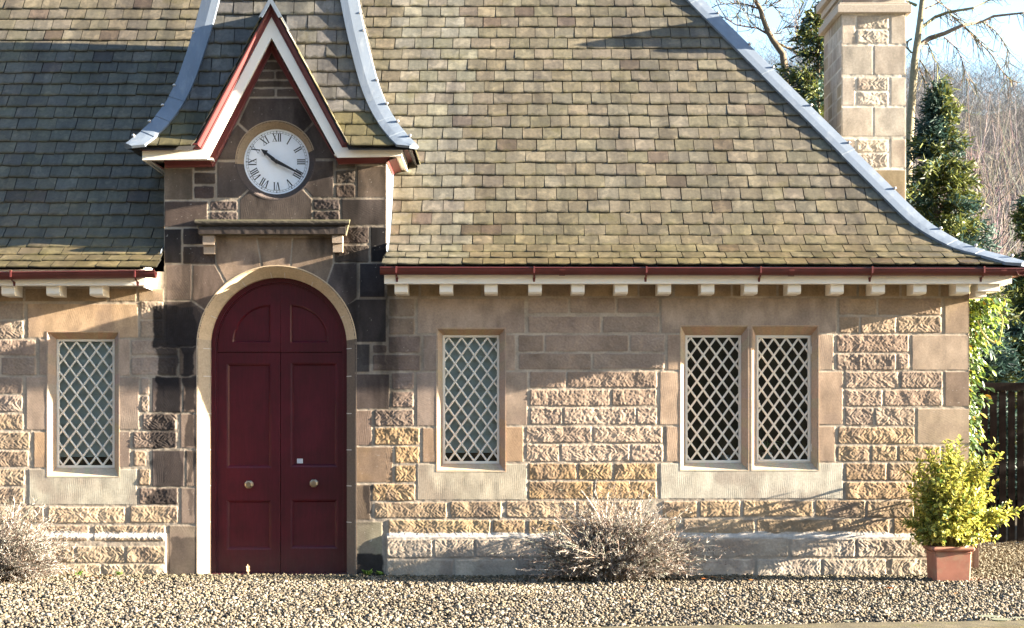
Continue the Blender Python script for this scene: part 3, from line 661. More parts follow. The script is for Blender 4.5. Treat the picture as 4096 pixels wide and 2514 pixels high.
# ---- door arch: chamfered ring and soffit
def arch_path(cx, cz, r, zb, n=40):
    pts = [(cx - r, zb), (cx - r, zb + (cz - zb) * .12), (cx - r, zb + (cz - zb) * .25), (cx - r, zb + (cz - zb) * .4), (cx - r, zb + (cz - zb) * .55), (cx - r, zb + (cz - zb) * .7), (cx - r, zb + (cz - zb) * .85)]
    L = [(cx + r * math.cos(math.pi - math.pi * i / n), cz + r * math.sin(math.pi * i / n)) for i in range(n + 1)]
    return pts + L + [(2 * cx - x, z) for x, z in reversed(pts)]
cx, cz, ro = ARC; ri = 0.722
mb = MB()
prof = [(ro + .011, 0.012), (ro + .011, -0.0022), (ro, -0.0022), (ri + .012, 0.115), (ri, 0.128), (ri, 0.235)]
rows = [[(x, y, z) for x, z in arch_path(cx, cz, r, -0.02)] for r, y in prof]
n = len(rows[0])
for i in range(n - 1):
    xm, zm = (rows[1][i][0] + rows[1][i + 1][0]) / 2, (rows[1][i][2] + rows[1][i + 1][2]) / 2
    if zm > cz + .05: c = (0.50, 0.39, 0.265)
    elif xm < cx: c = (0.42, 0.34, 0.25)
    else: c = (0.15, 0.118, 0.095)  # right jamb: its shade is put into the colour
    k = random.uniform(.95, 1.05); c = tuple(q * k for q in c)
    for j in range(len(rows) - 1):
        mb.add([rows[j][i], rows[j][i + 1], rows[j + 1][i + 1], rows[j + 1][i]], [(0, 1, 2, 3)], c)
# open joints between voussoirs
arch_mb = mb
mbj = MB()
for an in (61, 84.5, 95.5, 119, 24, 156):
    d = Vector((math.cos(R(an)), 0, math.sin(R(an)))); t = Vector((-d.z, 0, d.x)) * 0.0035
    c = Vector((cx, 0, cz)); pr = [(ro + .004, -.004), (ri + .012, .1125), (ri - .0025, .127), (ri - .0025, .2)]
    rr = [[tuple(c + d * r + Vector((0, y, 0)) + t * s) for s in (-1, 1)] for r, y in pr]
    mbj.rings(rr, False)
for i, zz in enumerate((wz(838), wz(905), wz(995), wz(1083), wz(1170), wz(1258))):
    for sx in (-1, 1):
        pr = [(ro + .004, -.004), (ri + .012, .1125), (ri - .0025, .127), (ri - .0025, .2)]
        mbj.rings([[(cx + sx * r, y, zz - .004), (cx + sx * r, y, zz + .005)] for r, y in pr], False)
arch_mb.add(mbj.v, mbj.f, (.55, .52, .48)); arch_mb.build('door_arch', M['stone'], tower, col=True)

# ---- clock ring
ccx, ccz, cr = CLK
mb = MB(); prof = [(cr + .011, .012), (cr + .011, -.0022), (cr, -.0022), (.350, .070), (.345, .080), (.345, .12)]
nn = 72
for i in range(nn):
    a0, a1 = 2 * math.pi * i / nn, 2 * math.pi * (i + 1) / nn; am = (a0 + a1) / 2
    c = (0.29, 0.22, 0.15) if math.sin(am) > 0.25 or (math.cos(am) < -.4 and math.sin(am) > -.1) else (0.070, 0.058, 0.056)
    for j in range(len(prof) - 1):
        (r0, y0), (r1, y1) = prof[j], prof[j + 1]
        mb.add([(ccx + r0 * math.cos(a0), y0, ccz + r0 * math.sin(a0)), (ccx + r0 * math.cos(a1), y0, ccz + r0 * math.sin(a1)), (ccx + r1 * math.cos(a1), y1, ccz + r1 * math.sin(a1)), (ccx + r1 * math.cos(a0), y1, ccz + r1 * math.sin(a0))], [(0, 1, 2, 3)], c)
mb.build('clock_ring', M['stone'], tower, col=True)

# ---- hood ledge over the arch, with its two stepped corbels
def ledge():
    mb = MB()
    a, b = wx(474), wx(843); 
    prof = [(0.0, wz(529)), (-.09, wz(531)), (-.125, wz(533)), (-.145, wz(537)), (-.148, wz(541)), (-.14, wz(545)), (-.118, wz(546.5)), (-.112, wz(549)), (-.125, wz(551)), (-.118, wz(566)), (-.10, wz(568)), (0.0, wz(568))]
    n = 40; xsn = [a + (b - a) * i / n for i in range(n + 1)]
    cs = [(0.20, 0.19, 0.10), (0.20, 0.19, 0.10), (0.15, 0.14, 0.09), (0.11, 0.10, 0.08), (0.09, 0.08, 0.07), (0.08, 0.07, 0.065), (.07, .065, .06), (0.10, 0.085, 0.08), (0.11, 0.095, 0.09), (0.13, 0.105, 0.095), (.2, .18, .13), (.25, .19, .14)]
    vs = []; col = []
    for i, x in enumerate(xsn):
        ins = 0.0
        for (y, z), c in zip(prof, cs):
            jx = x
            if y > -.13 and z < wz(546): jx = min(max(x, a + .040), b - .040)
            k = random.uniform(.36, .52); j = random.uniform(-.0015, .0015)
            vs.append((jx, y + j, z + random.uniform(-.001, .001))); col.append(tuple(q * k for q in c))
    m = len(prof); fs = []
    for i in range(n):
        for j in range(m - 1): fs.append((i * m + j, i * m + j + 1, (i + 1) * m + j + 1, (i + 1) * m + j))
    fs += [tuple(range(m)), tuple(range(n * m + m - 1, n * m - 1, -1))]
    mb.v, mb.f, mb.c = vs, fs, col
    return mb
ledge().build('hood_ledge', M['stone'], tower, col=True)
for x0, x1, dz in ((491, 519, 0), (800.6, 826, -4)):
    mb = MB(); c = (0.30, 0.24, 0.19)
    mb.box(wx(x0), wx(x1), -.085, .01, wz(591.5 + dz), wz(569), .003, c); mb.box(wx(x0) + .003, wx(x1) - .002, -.045, .01, wz(612.5 + dz), wz(592.2 + dz), .003, c)
    mb.build('corbel', M['stone'], tower, col=True)

# ---- door
YD = 0.205
def dw(px, py, y=YD): return ((px - VX) / F * (DC + y), HC + (VY - py) / F * (DC + y))
door = None
mb = MB(); fw = 0.045
mb.band(arch_path(cx, cz, ri + .02, -.02), arch_path(cx, cz, ri - fw, -.02), YD, YD + .09)
mb.band(arch_path(cx, cz, ri - fw + .0005, -.02), arch_path(cx, cz, ri - fw - .014, -.02), YD + .018, YD + .088)
xm = dw(*T4(562, 440))[0]; zt_ = dw(*T4(0, 443))[1]; rin = ri - fw - .012
door = mb.build('door', M['doorred'], B, bevel=0.0025)
def panel_face(mb, X0, X1, Z0, Z1, pans, y, rec=0.024, mw=0.03):
    """flat face with sunk panels between a left and a right stile"""
    p0, p1 = min(p[0] for p in pans), max(p[2] for p in pans)
    mb.box(X0, p0, y, y + .04, Z0, Z1); mb.box(p1, X1, y, y + .04, Z0, Z1)
    zs = sorted([Z0, Z1] + [z for p in pans for z in (p[1], p[3])])
    for k in range(0, len(zs), 2): mb.box(p0, p1, y, y + .04, zs[k], zs[k + 1])
    for a, b, c, d in pans:
        A = [(a, b), (c, b), (c, d), (a, d)]; I = [(a + mw, b + mw), (c - mw, b + mw), (c - mw, d - mw), (a + mw, d - mw)]
        m_ = [(a + mw * .45, b + mw * .45), (c - mw * .45, b + mw * .45), (c - mw * .45, d - mw * .45), (a + mw * .45, d - mw * .45)]
        rs = [[(x, y + .0005, z) for x, z in A], [(x, y + .005, z) for x, z in m_], [(x, y + rec, z) for x, z in I]]
        mb.rings(rs); mb.add(rs[-1], [(0, 1, 2, 3)])
yl = YD + .034
def pz(t): return dw(*T4(*t), yl)
leaves = {'l': (cx - rin, xm - .003, [((338, 1295), (525, 1080)), ((330, 942), (522, 490))]), 'r': (xm + .003, cx + rin, [((618, 1290), (810, 1078)), ((608, 938), (803, 487))])}
for key, (X0, X1, ps) in leaves.items():
    mb = MB(); pans = []
    for lo, hi in ps:
        a = pz(lo); b = pz(hi); pans.append((a[0], a[1], b[0], b[1]))
    pa = min(p[0] for p in pans); pb = max(p[2] for p in pans); pans = [(pa, p[1], pb, p[3]) for p in pans]
    panel_face(mb, X0, X1, 0.012, zt_ - .004, pans, yl)
    mb.build('door_leaf', M['doorred'], door)
    kx, kz = pz((430, 1013)) if key == 'l' else pz((710, 1008))
    mb = MB(); oct_ = lambda r, y: [(kx + r * math.cos(math.pi / 8 + k * math.pi / 4), y, kz + r * math.sin(math.pi / 8 + k * math.pi / 4)) for k in range(8)]
    mb.rings([oct_(.043, yl), oct_(.043, yl - .006), oct_(.036, yl - .010), oct_(.022, yl - .018), oct_(.020, yl - .035), oct_(.038, yl - .048), oct_(.045, yl - .062), oct_(.042, yl - .072), oct_(.028, yl - .079)], True, True)
    mb.build('door_knob', M['bronze'], door)
# fanlight with two quarter-round panels
mb = MB(); n = 20; zc = cz
for sx in (-1, 1):
    r0 = rin; pc = (xm + sx * .105, zt_ + .105); pr_ = 0.405
    A = [(xm + sx * r0, zt_ + .006)] + [(xm + sx * r0 * math.cos(math.pi / 2 * i / n), zc + (r0) * math.sin(math.pi / 2 * i / n)) for i in range(n + 1)] + [(xm + sx * .002, zt_ + .006)]
    I = [(pc[0] + sx * pr_, pc[1])] + [(pc[0] + sx * pr_ * math.cos(math.pi / 2 * i / n), pc[1] + pr_ * math.sin(math.pi / 2 * i / n)) for i in range(n + 1)] + [pc]
    J = [(pc[0] + sx * .02 + (x - pc[0]) * (pr_ - .045) / pr_, pc[1] + .02 + (z - pc[1]) * (pr_ - .045) / pr_) for x, z in I]
    mb.rings([[(x, yl + .03, z) for x, z in A], [(x, yl, z) for x, z in A], [(x, yl, z) for x, z in I], [(x, yl + .008, z) for x, z in [((a[0] + b[0]) / 2, (a[1] + b[1]) / 2) for a, b in zip(I, J)]], [(x, yl + .026, z) for x, z in J]])
    mb.add([(x, yl + .026, z) for x, z in J], [tuple(range(len(J)))])
mb.box(cx - rin, cx + rin, yl + .030, yl + .045, zt_ - .02, cz + .1)
mb.build('fanlight', M['doorred'], door)
mb = MB(); mb.box(cx - rin - .01, cx + rin + .01, yl + .045, yl + .06, 0, zt_); mb.build('door_backing', M['dark'], door)
a = pz((634, 928)); b = pz((659, 910))
mb = MB(); mb.box(a[0], b[0], yl + .0205, yl + .0225, a[1] + .014, b[1] + .018)
st = mb.build('sticker', M['paper'], door)
mb = MB()
for k in range(3):
    zz = a[1] + .022 + k * .014; x = a[0] + .005
    for w_ in ((.020, .014, .018, .022), (.016, .024, .012, .018), (.026, .014, .02, .012))[k]:
        w_ *= .52; mb.box(x, x + w_, yl + .0195, yl + .0204, zz, zz + .005); x += w_ + .003
mb.build('sticker_print', M['ink'], door)
mb = MB(); mb.box(cx - ri, cx + ri, .10, .24, -.03, .012, .004); mb.build('threshold', M['doorred'], door)

# ---- main roof
PROF = [(-.42, 3.205), (-.252, 3.290), (-.077, 3.364), (.087, 3.458), (.232, 3.578), (.369, 3.707), (.485, 3.855)]
for k in range(1, 18): PROF.append((.485 + .1645 * k, 3.855 + .1645 * k * 1.376))
XE, YE = 5.27, -.42
RIDGE_Y = PROF[-1][0]
class Profile:
    def __init__(s, pts):
        p = np.array(pts, float)
        for _ in range(2):
            q = [p[0]]
            for a, b in zip(p[:-1], p[1:]): q += [a * .75 + b * .25, a * .25 + b * .75]
            p = np.array(q + [p[-1]])
        s.p = p; d = np.hypot(*np.diff(s.p, axis=0).T); s.s = np.concatenate([[0], np.cumsum(d)]); s.L = s.s[-1]
    def at(s, t):
        t = min(max(t, 0), s.L); return float(np.interp(t, s.s, s.p[:, 0])), float(np.interp(t, s.s, s.p[:, 1]))
    def nrm(s, t):
        a = s.at(t - .05); b = s.at(t + .05); dy, dz = b[0] - a[0], b[1] - a[1]; L = math.hypot(dy, dz); return -dz / L, dy / L
def slate_rows(prof, xl, xr, gauge, width, colfn, excl=None, seed=1, rows=99, s0=0.0, start=0.0):
    """slates laid in staggered courses; returns verts, quads, colours in (x, y, z) of a front-facing slope"""
    rg = random.Random(seed); Vv = []; Ff = []; Cc = []
    m = 5; s = s0; k = 0; SD = (.012, .012, .009)  # slate sides coloured near black: joint shade put into sunlit edges
    while s < prof.L - gauge * .4 and k < rows:
        head = min(s + gauge * 1.35, prof.L)
        (yt, zt), (yh, zh) = prof.at(s), prof.at(head); nt_, nh = prof.nrm(s + .03), prof.nrm(head - .02)
        xa, xb = min(xl(s), xl(head)), max(xr(s), xr(head))
        x = math.floor((xa - start) / width) * width + start + (width / 2 if k % 2 else 0) - width + rg.uniform(-.02, .02)
        drift = 0
        while x < xb:
            w = width * rg.uniform(.95, 1.05); x0, x1 = x, x + w; x += w
            c0, c1 = max(x0, xl(s)), min(x1, xr(s)); d0, d1 = max(x0, xl(head)), min(x1, xr(head))
            if c1 - c0 < .015: continue
            if d1 < d0: d0 = d1 = min(max((d0 + d1) / 2, xl(head)), xr(head))
            segs = [(c0, c1, d0, d1)]
            if excl:
                e0, e1 = excl(s); g0, g1 = excl(head); segs = []
                if e0 is None: segs = [(c0, c1, d0, d1)]
                else:
                    if g0 is None: g0 = g1 = (e0 + e1) / 2
                    if c0 < e0: segs.append((c0, min(c1, e0), d0, max(d0, min(d1, g0))))
                    if c1 > e1: segs.append((max(c0, e1), c1, min(d1, max(d0, g1)), d1))
            for c0, c1, d0, d1 in segs:
                if c1 - c0 < .012: continue
                gl_, gr_ = rg.uniform(.002, .0055), rg.uniform(.002, .0055)
                c0 += gl_; c1 -= gr_; d0 += gl_; d1 -= gr_
                col, al = colfn(rg, k, (c0 + c1) / 2); o = len(Vv); ds = rg.gauss(0, .003); tilt = rg.gauss(0, .0025); lift = rg.uniform(.0, .0015)
                th = rg.uniform(.013, .019)
                base = .006 + lift
                for j in range(m):
                    t = j / (m - 1); xh = d0 + (d1 - d0) * t + rg.uniform(-.002, .002); q = .004 + lift * .5
                    Vv.append((xh, yh + nh[0] * q, zh + nh[1] * q)); Cc.append((*col, al))
                ty = []; mid_ = []
                for j in range(m):
                    t = j / (m - 1); jag = rg.uniform(-.005, .004) - (.010 * (rg.random() ** 6) if j in (0, m - 1) else 0)
                    if j in (0, m - 1): jag += .004
                    ss = s + ds + tilt * (t - .5) * 2 + jag; (y_, z_) = prof.at(max(ss, 0)); xx = c0 + (c1 - c0) * t + rg.uniform(-.002, .002)
                    ty.append((xx, y_, z_, ss)); q = base + th
                    Vv.append((xx, y_ + nt_[0] * q, z_ + nt_[1] * q))
                    fr_ = .16 * rg.uniform(.6, 1.4); hv = Vv[o + j]; mid_.append(tuple(a_ * (1 - fr_) + b_ * fr_ for a_, b_ in zip(Vv[-1], hv)))
                    ms = rg.random() ** 1.5 * .55; Cc.append((*(c * (1 - ms) + e * ms for c, e in zip(col, (.075, .072, .025))), al))
                for xx, y_, z_, ss in ty:
                    Vv.append((xx, y_ + nt_[0] * base, z_ + nt_[1] * base)); Cc.append((.016, .016, .011, al))
                Vv.append((d0, yh - nh[0] * .004, zh - nh[1] * .004)); Vv.append((d1, yh - nh[0] * .004, zh - nh[1] * .004)); Cc += [(*SD, al)] * 2
                o3 = len(Vv); Vv += mid_; Cc += [(*col, al)] * m
                o2 = len(Vv); Vv += [Vv[o], Vv[o + m], Vv[o + 2 * m], Vv[o + m - 1], Vv[o + 2 * m - 1], Vv[o + 3 * m - 1]]; Cc += [(*SD, al)] * 6
                for j in range(m - 1):
                    Ff.append((o3 + j, o3 + j + 1, o + j + 1, o + j)); Ff.append((o + m + j, o + m + j + 1, o3 + j + 1, o3 + j)); Ff.append((o + 2 * m + j, o + 2 * m + j + 1, o + m + j + 1, o + m + j))
                Ff.append((o2 + 2, o2 + 1, o2, o + 3 * m)); Ff.append((o2 + 4, o2 + 5, o + 3 * m + 1, o2 + 3))
        s += gauge; k += 1
    return np.array(Vv), np.array(Ff), np.array(Cc)
def main_col(rg, k, x):
    low = max(0, 1 - k / 7.0)
    c = np.array((.099, .089, .066)) * (1 - low) + np.array((.084, .068, .034)) * low
    if x < -1.0 + .12 * k * 0 + .6 and x > -1.3: c = c * .7 + np.array((.115, .12, .11)) * .42
    c = c * rg.uniform(.84, 1.14) * np.array((rg.uniform(.97, 1.05), 1, rg.uniform(.92, 1.06)))
    if rg.random() < .05: c = c * .7 * np.array((1.05, .92, .95))
    return tuple(c), rg.random()
PM = Profile(PROF)
hipx = lambda s: XE - (PM.at(s)[0] - YE) - .02
xtl, xtr = XT0 - .004, XT1 + .012
xmid = (XT0 + XT1) / 2
Vr, Fr, Cr = slate_rows(PM, lambda s: xtr - (.03 if s < .34 else 0) if s < 1.6 else xmid, hipx, .187, .222, main_col, None, 11)
Vl, Fl, Cl = slate_rows(PM, lambda s: XL - .3, lambda s: xtl + (.015 if s < .34 else 0) if s < 1.6 else xmid, .187, .222, main_col, None, 12)
Vl = Vl + np.array((0, 0, -.03))
# hip end, a mirror of the front slope about the hip
PE = Profile(PROF)
Vh, Fh, Ch = slate_rows(PE, lambda s: -(DEP + .42) + (PM.at(s)[0] - YE), lambda s: .42 - (PM.at(s)[0] - YE) - .02, .187, .222, main_col, None, 14)
Vh2 = np.stack([XE - (Vh[:, 1] - YE), -Vh[:, 0], Vh[:, 2]], 1)
Vs, Fs_, Cs = join([(Vr, Fr, Cr), (Vl, Fl, Cl), (Vh2, Fh[:, ::-1], Ch)])
roof = np_mesh('roof', Vs, [Fs_], M['slate'], B, Cs)
# boarding under the slates, closed on every side
mb = MB()
pts = PROF; rows = []
for (y, z) in pts:
    i = y - YE; yb = 2 * (DEP / 2) - y
    rows.append([(XL - .3, y + .01, z - .02), (XE - i - .02, y + .01, z - .02), (XE - i - .02, DEP - y - .01, z - .02), (XL - .3, DEP - y - .01, z - .02)])
n = len(rows)
for k in range(n - 1):
    a, b = rows[k], rows[k + 1]
    if b[0][1] < .35:
        for q0, q1 in ((None, XT0 - .01), (XT1 + .02, None)):
            A0, A1 = (a[0] if q0 is None else (q0,) + a[0][1:]), (a[1] if q1 is None else (q1,) + a[1][1:]); B0, B1 = (b[0] if q0 is None else (q0,) + b[0][1:]), (b[1] if q1 is None else (q1,) + b[1][1:])
            mb.add([A0, A1, B1, B0], [(0, 1, 2, 3)])
    else: mb.add([a[0], a[1], b[1], b[0]], [(0, 1, 2, 3)])
    mb.add([a[1], a[2], b[2], b[1]], [(0, 1, 2, 3)]); mb.add([a[2], a[3], b[3], b[2]], [(0, 1, 2, 3)])
mb.add([r[0] for r in rows] + [r[3] for r in reversed(rows)], [tuple(range(2 * n))])
mb.add(rows[-1], [(0, 1, 2, 3)])
mb.build('roof_boarding', M['underlay'], roof)

def hip_flash(prof, corner, cuts, sgn, w=.15, up=.028, name='hip_flashing', parent=None, s_end=None, sides=(1, 1)):
    """lead strips lapping down a hip; corner = eave corner (x,y); sgn=+1: hip on the right-hand end of a front slope"""
    x0, y0 = corner; send = s_end or prof.L; mb = MB()
    def H(s):
        y, z = prof.at(s); i = y - prof.p[0, 0]; return Vector((x0 - sgn * i, y0 + i, z))
    cuts = [0] + list(cuts) + [send]
    for ci in range(len(cuts) - 1):
        a, b = cuts[ci], cuts[ci + 1] + (.03 if ci < len(cuts) - 2 else 0); n = max(3, int((b - a) / .09)); rF, rE = [], []
        for k in range(n + 1):
            s = a + (b - a) * k / n; h = H(s); t = (H(min(s + .06, prof.L)) - H(max(s - .06, 0)))
            t.normalize(); ny, nz = prof.nrm(s); Nf = Vector((0, ny, nz)); Ne = Vector((sgn * -ny, 0, nz))
            pf = Nf.cross(t); pf = pf if pf.x * sgn < 0 else -pf; pe = Ne.cross(t); pe = pe if pe.y > 0 else -pe
            u = up + .006 * (1 - k / n); mid = (Nf + Ne).normalized(); top = h + mid * (u * 1.15)
            ww = w * min(1, .35 + s / .12) if ci == 0 else w
            f1 = h + pf * ww + Nf * u; f2 = h + pf * (ww + .004) + Nf * .004
            e1_ = h + pe * ww + Ne * u; e2_ = h + pe * (ww + .004) + Ne * .004
            rF.append([tuple(f2), tuple(f1), tuple(h + pf * ww * .5 + Nf * (u + .003)), tuple(top), tuple(h + pe * ww * .5 + Ne * (u + .003)), tuple(e1_), tuple(e2_)])
        mb.rings(rF, False)
        mb.add(rF[0], [tuple(range(7))]); 
    ob = mb.build(name, M['lead'], parent)
    return H
def nails(H, ss, parent, sgn=1):
    for s in ss:
        p = H(s); q = p + Vector((sgn * .012, -.012, .055)); mb = MB()
        mb.tube([p, p + (q - p) * .7], .006, 6)
        mb.rings([[(q.x + r * math.cos(k * math.pi / 4), q.y + r * math.sin(k * math.pi / 4), q.z + dz) for k in range(8)] for r, dz in ((.004, -.017), (.015, -.010), (.018, 0), (.014, .010), (.003, .016))], True, True)
        mb.build('nail', M['nail'], parent, smooth=True)
Hm = hip_flash(PM, (XE + .02, YE - .02), (.36, .62, 2.05, 3.35, 4.6), 1, .15, .03, parent=roof)
nails(Hm, (.12, .44, .80, 1.42, 2.12, 2.72, 3.35, 3.75, 4.3), roof)
mb = MB(); mb.tube([(XL - .3, RIDGE_Y, PROF[-1][1] + .03), (XE - (RIDGE_Y - YE), RIDGE_Y, PROF[-1][1] + .03)], .09, 10); mb.build('ridge', M['lead'], roof)

# ---- eaves: fascia, rafter ends, gutter
def eave(xa, xb, zoff, ends, fall=0.0):
    zf0, zf1 = 3.023 + zoff, 3.19 + zoff
    mb = MB(); mb.box(xa, xb, -.34, -.315, zf0, zf1)
    mb.box(xa + .002, xb - .002, -.314, .0, zf0 + .018, zf0 + .036)
    if ends == 'left': mb.box(xb - .025, xb + .001, -.3145, .0, zf0 - .02, zf1 + .04)
    else:
        mb.box(xb - .025, xb, -.3145, DEP + .3, zf0, zf1)
        mb.box(XR + .01, xb - .026, 0.001, DEP + .3, zf0 + .018, zf0 + .036)
    f = mb.build('fascia', M['cream'], B, bevel=.002)
    return f
fasL = eave(XL - .3, wx(379) * 1.0 - .055, -.018, 'left'); fasR = eave(XT1 + .004, XR + .34, 0, 'right')
def rafter(px, zoff):
    x = (px - VX) / F * (DC - .27); w = .068
    mb = MB(); poly = [(-.285, 3.04), (-.285, 2.945), (-.262, 2.925), (0.01, 2.925), (0.01, 3.04)]
    vs = [(x + s * w, y, z + zoff) for s in (-1, 1) for y, z in poly]
    mb.add(vs, [(0, 1, 2, 3, 4), (9, 8, 7, 6, 5)] + [(i, i + 5, (i + 1) % 5 + 5, (i + 1) % 5) for i in range(5)])
    return mb.build('rafter_end', M['cream'], B, bevel=.002)
for px in (965, 1073, 1181, 1287, 1390, 1494, 1598, 1702, 1806, 1910, 2013, 2112, 2212, 2315): rafter(px, 0)
for px in (-88, 20, 128, 232): rafter(px, -.018)
mb = MB(); mb.box(XR + .012, XR + .235, -.28, -.0, 2.95, 3.035); mb.box(XR + .012, XR + .12, -.20, .1, 2.90, 2.949); mb.build('eave_bracket', M['cream'], B, bevel=.003)
def gutter(xa, za, xb, zb, ret=False):
    mb = MB(); r = .058; yc = -.405
    pr = [(yc + r * .9, .0)] + [(yc - r * math.cos(math.pi * k / 8 + math.pi) * 1.0, -r * math.sin(math.pi * k / 8) * 1.1) for k in range(0, 9)]
    pr = [(yc + r, .004)] + [(yc + r * math.cos(t), -r * 1.1 * math.sin(t)) for t in [math.pi * k / 9 for k in range(10)]] + [(yc - r - .008, .006), (yc - r - .006, .014), (yc - r + .006, .012)]
    inn = [(y + (.006 if y < yc else -.006), z + .006) for y, z in pr[1:-3]]
    prof = pr + list(reversed(inn))
    n = 24; rows = [[(xa + (xb - xa) * i / n, y, za + (zb - za) * i / n + z) for y, z in prof] for i in range(n + 1)]
    mb.rings(rows, True, True)
    if ret:
        rows = [[(XR + .405 - (y - yc) if False else XR + .405 + (yc - y), yy, zb + z) for y, z in prof] for yy in (-.463, 1.5, 3.5, DEP + .4)]
        mb.rings(rows, True, True)
    else:
        pass
    g_ = mb.build('gutter', M['gutter'], B, smooth=False)
    return g_
zg = 3.168
gL = gutter(XL - .3, 3.108, -3.565, 3.140); gR = gutter(-1.275, zg + .004, XR + .463, zg - .008, True)
def g_bracket(px, z, par):
    x = (px - VX) / F * (DC - .46); mb = MB()
    mb.box(x - .008, x + .008, -.479, -.471, z - .045, z + .016); mb.box(x - .008, x + .008, -.479, -.44, z + .0165, z + .022)
    mb.rings([[(x - .008, -.470, z - .045), (x + .008, -.470, z - .045)], [(x - .010, -.420, z - .075), (x + .010, -.420, z - .075)], [(x - .014, -.345, z - .085), (x + .014, -.345, z - .085)], [(x - .010, -.342, z - .125), (x + .010, -.342, z - .125)]], False)
    mb.build('gutter_bracket', M['red'], par)
for px in (953, 1285, 1555, 1830, 2098, 2367): g_bracket(px, zg, gR)
for px in (26, 325): g_bracket(px, 3.125, gL)
for px, par, z in ((1352, gR, zg + .001), (1905, gR, zg - .004), (2415, gR, zg - .006)):
    x = (px - VX) / F * (DC - .46); mb = MB(); r = .063; yc = -.405
    rows = [[(x + d, yc + r * math.cos(t), z - r * 1.1 * math.sin(t)) for t in [math.pi * k / 10 for k in range(11)]] for d in (-.03, .03)]
    mb.rings(rows, False); mb.rings([[(x + .03, yc - r - .012, z + .02), (x + .03, yc - r + .01, z + .02)], [(x + .042, yc - r - .012, z + .02), (x + .042, yc - r + .01, z + .02)]], False)
    mb.build('gutter_joint', M['gutter'], par)

# ---- tower roof: steep bell-cast pyramid
TP = [(0, 4.435), (.176, 4.640), (.322, 4.885), (.431, 5.140), (.523, 5.474), (.608, 5.816), (.668, 6.115)]
for k in range(1, 10): TP.append((.668 + .0835 * k, 6.115 + .0835 * k * 4.4))
TX0, TX1, TY = -3.862, -.945, -.297
PT = Profile([(i + TY, z) for i, z in TP])
AX, AZ = (653 - VX) / F * 16.8, HC + (VY - 8) / F * 16.8         # gablet apex
HSL = .765 / 1.433
def tcol(rg, k, x):
    c = np.array((.094, .090, .081)) if k > 2 else np.array((.08, .07, .036))
    return tuple(c * rg.uniform(.8, 1.2) * np.array((1, 1, rg.uniform(.94, 1.08)))), rg.random()
def gex(s):
    z = PT.at(s)[1]; hw = (AZ + .03 - z) * HSL - .012
    return (AX - hw, AX + hw) if z < AZ and hw > 0 else (None, None)
lx = lambda s: TX0 + (PT.at(s)[0] - TY) + .02
rx = lambda s: TX1 - (PT.at(s)[0] - TY) - .02
a = slate_rows(PT, lx, rx, .166, .222, tcol, gex, 21)
# left and right faces
b = slate_rows(PT, lambda s: TY + (PT.at(s)[0] - TY) + .02, lambda s: TD + .297 - (PT.at(s)[0] - TY), .166, .222, tcol, None, 22)
bR = np.stack([TX1 - (b[0][:, 1] - TY), b[0][:, 0], b[0][:, 2]], 1); bL = np.stack([TX0 + (b[0][:, 1] - TY), b[0][:, 0], b[0][:, 2]], 1)
Vs, Fs_, Cs = join([a, (bR, b[1], b[2]), (bL, b[1][:, ::-1], b[2])])
troof = np_mesh('tower_roof', Vs, [Fs_], M['slate'], B, Cs)
mb = MB(); rows = []
for i, z in TP:
    j = i + .015; rows.append([(TX0 + j, TY + j, z - .03), (TX1 - j, TY + j, z - .03), (TX1 - j, TD + .297 - j, z - .03), (TX0 + j, TD + .297 - j, z - .03)])
# the front of the boarding is open where the gablet wall rises through it
for k in range(len(rows) - 1):
    A, Bq = rows[k], rows[k + 1]
    for q in range(1, 4): mb.add([A[q], A[(q + 1) % 4], Bq[(q + 1) % 4], Bq[q]], [(0, 1, 2, 3)])
    def hwz(z): return max(0, (AZ - z) * HSL - .01)
    z0, z1 = A[0][2], Bq[0][2]; w0, w1 = hwz(z0), hwz(z1)
    if w0 <= 0: mb.add([A[0], A[1], Bq[1], Bq[0]], [(0, 1, 2, 3)])
    else:
        L0, R0 = (AX - w0, A[0][1], z0), (AX + w0, A[0][1], z0); L1, R1 = (AX - w1, Bq[0][1], z1), (AX + w1, Bq[0][1], z1)
        mb.add([A[0], L0, L1, Bq[0]], [(0, 1, 2, 3)]); mb.add([R0, A[1], Bq[1], R1], [(0, 1, 2, 3)])
mb.add(rows[-1], [(0, 1, 2, 3)]); mb.build('tower_boarding', M['underlay'], troof)
hL = hip_flash(PT, (TX0 - .012, TY - .012), (.20, .42, .68), -1, .155, .03, parent=troof)
hR = hip_flash(PT, (TX1 + .012, TY - .012), (.20, .42, .68), 1, .155, .03, parent=troof)
nails(hL, (.09, .31, .53, .78, 1.4, 1.95), troof, -1); nails(hR, (.09, .31, .55, .84, 1.42, 1.62, 2.1), troof, 1)

# ---- gablet: cornice running level, up the gable, and level again; returns along both flanks
YFq = -.19
def gp(px, py, y=YFq): return ((px - VX) / F * (DC + y), HC + (VY - py) / F * (DC + y))
def tri(pts, y=YFq): return [gp(a, b, y) for a, b in pts]
wl = tri([(342, 386), (499, 383), (653, 91.5), (811, 379.5), (966, 376)]); wu = tri([(342, 363), (486, 360), (653, 41), (823, 355), (967, 353)])
mb = MB(); mb.band(wu, wl, YFq, YFq + .03)
xl_, xr_ = wl[0][0], wl[-1][0]
for x0_, x1_, z0, z1 in ((xl_ + .002, xl_ + .027, wl[0][1], wu[0][1]), (xr_ - .027, xr_ - .002, wl[-1][1], wu[-1][1])): mb.box(x0_, x1_, YFq + .0305, TD, z0, z1)
barge = mb.build('bargeboard', M['cream'], B, bevel=.002)
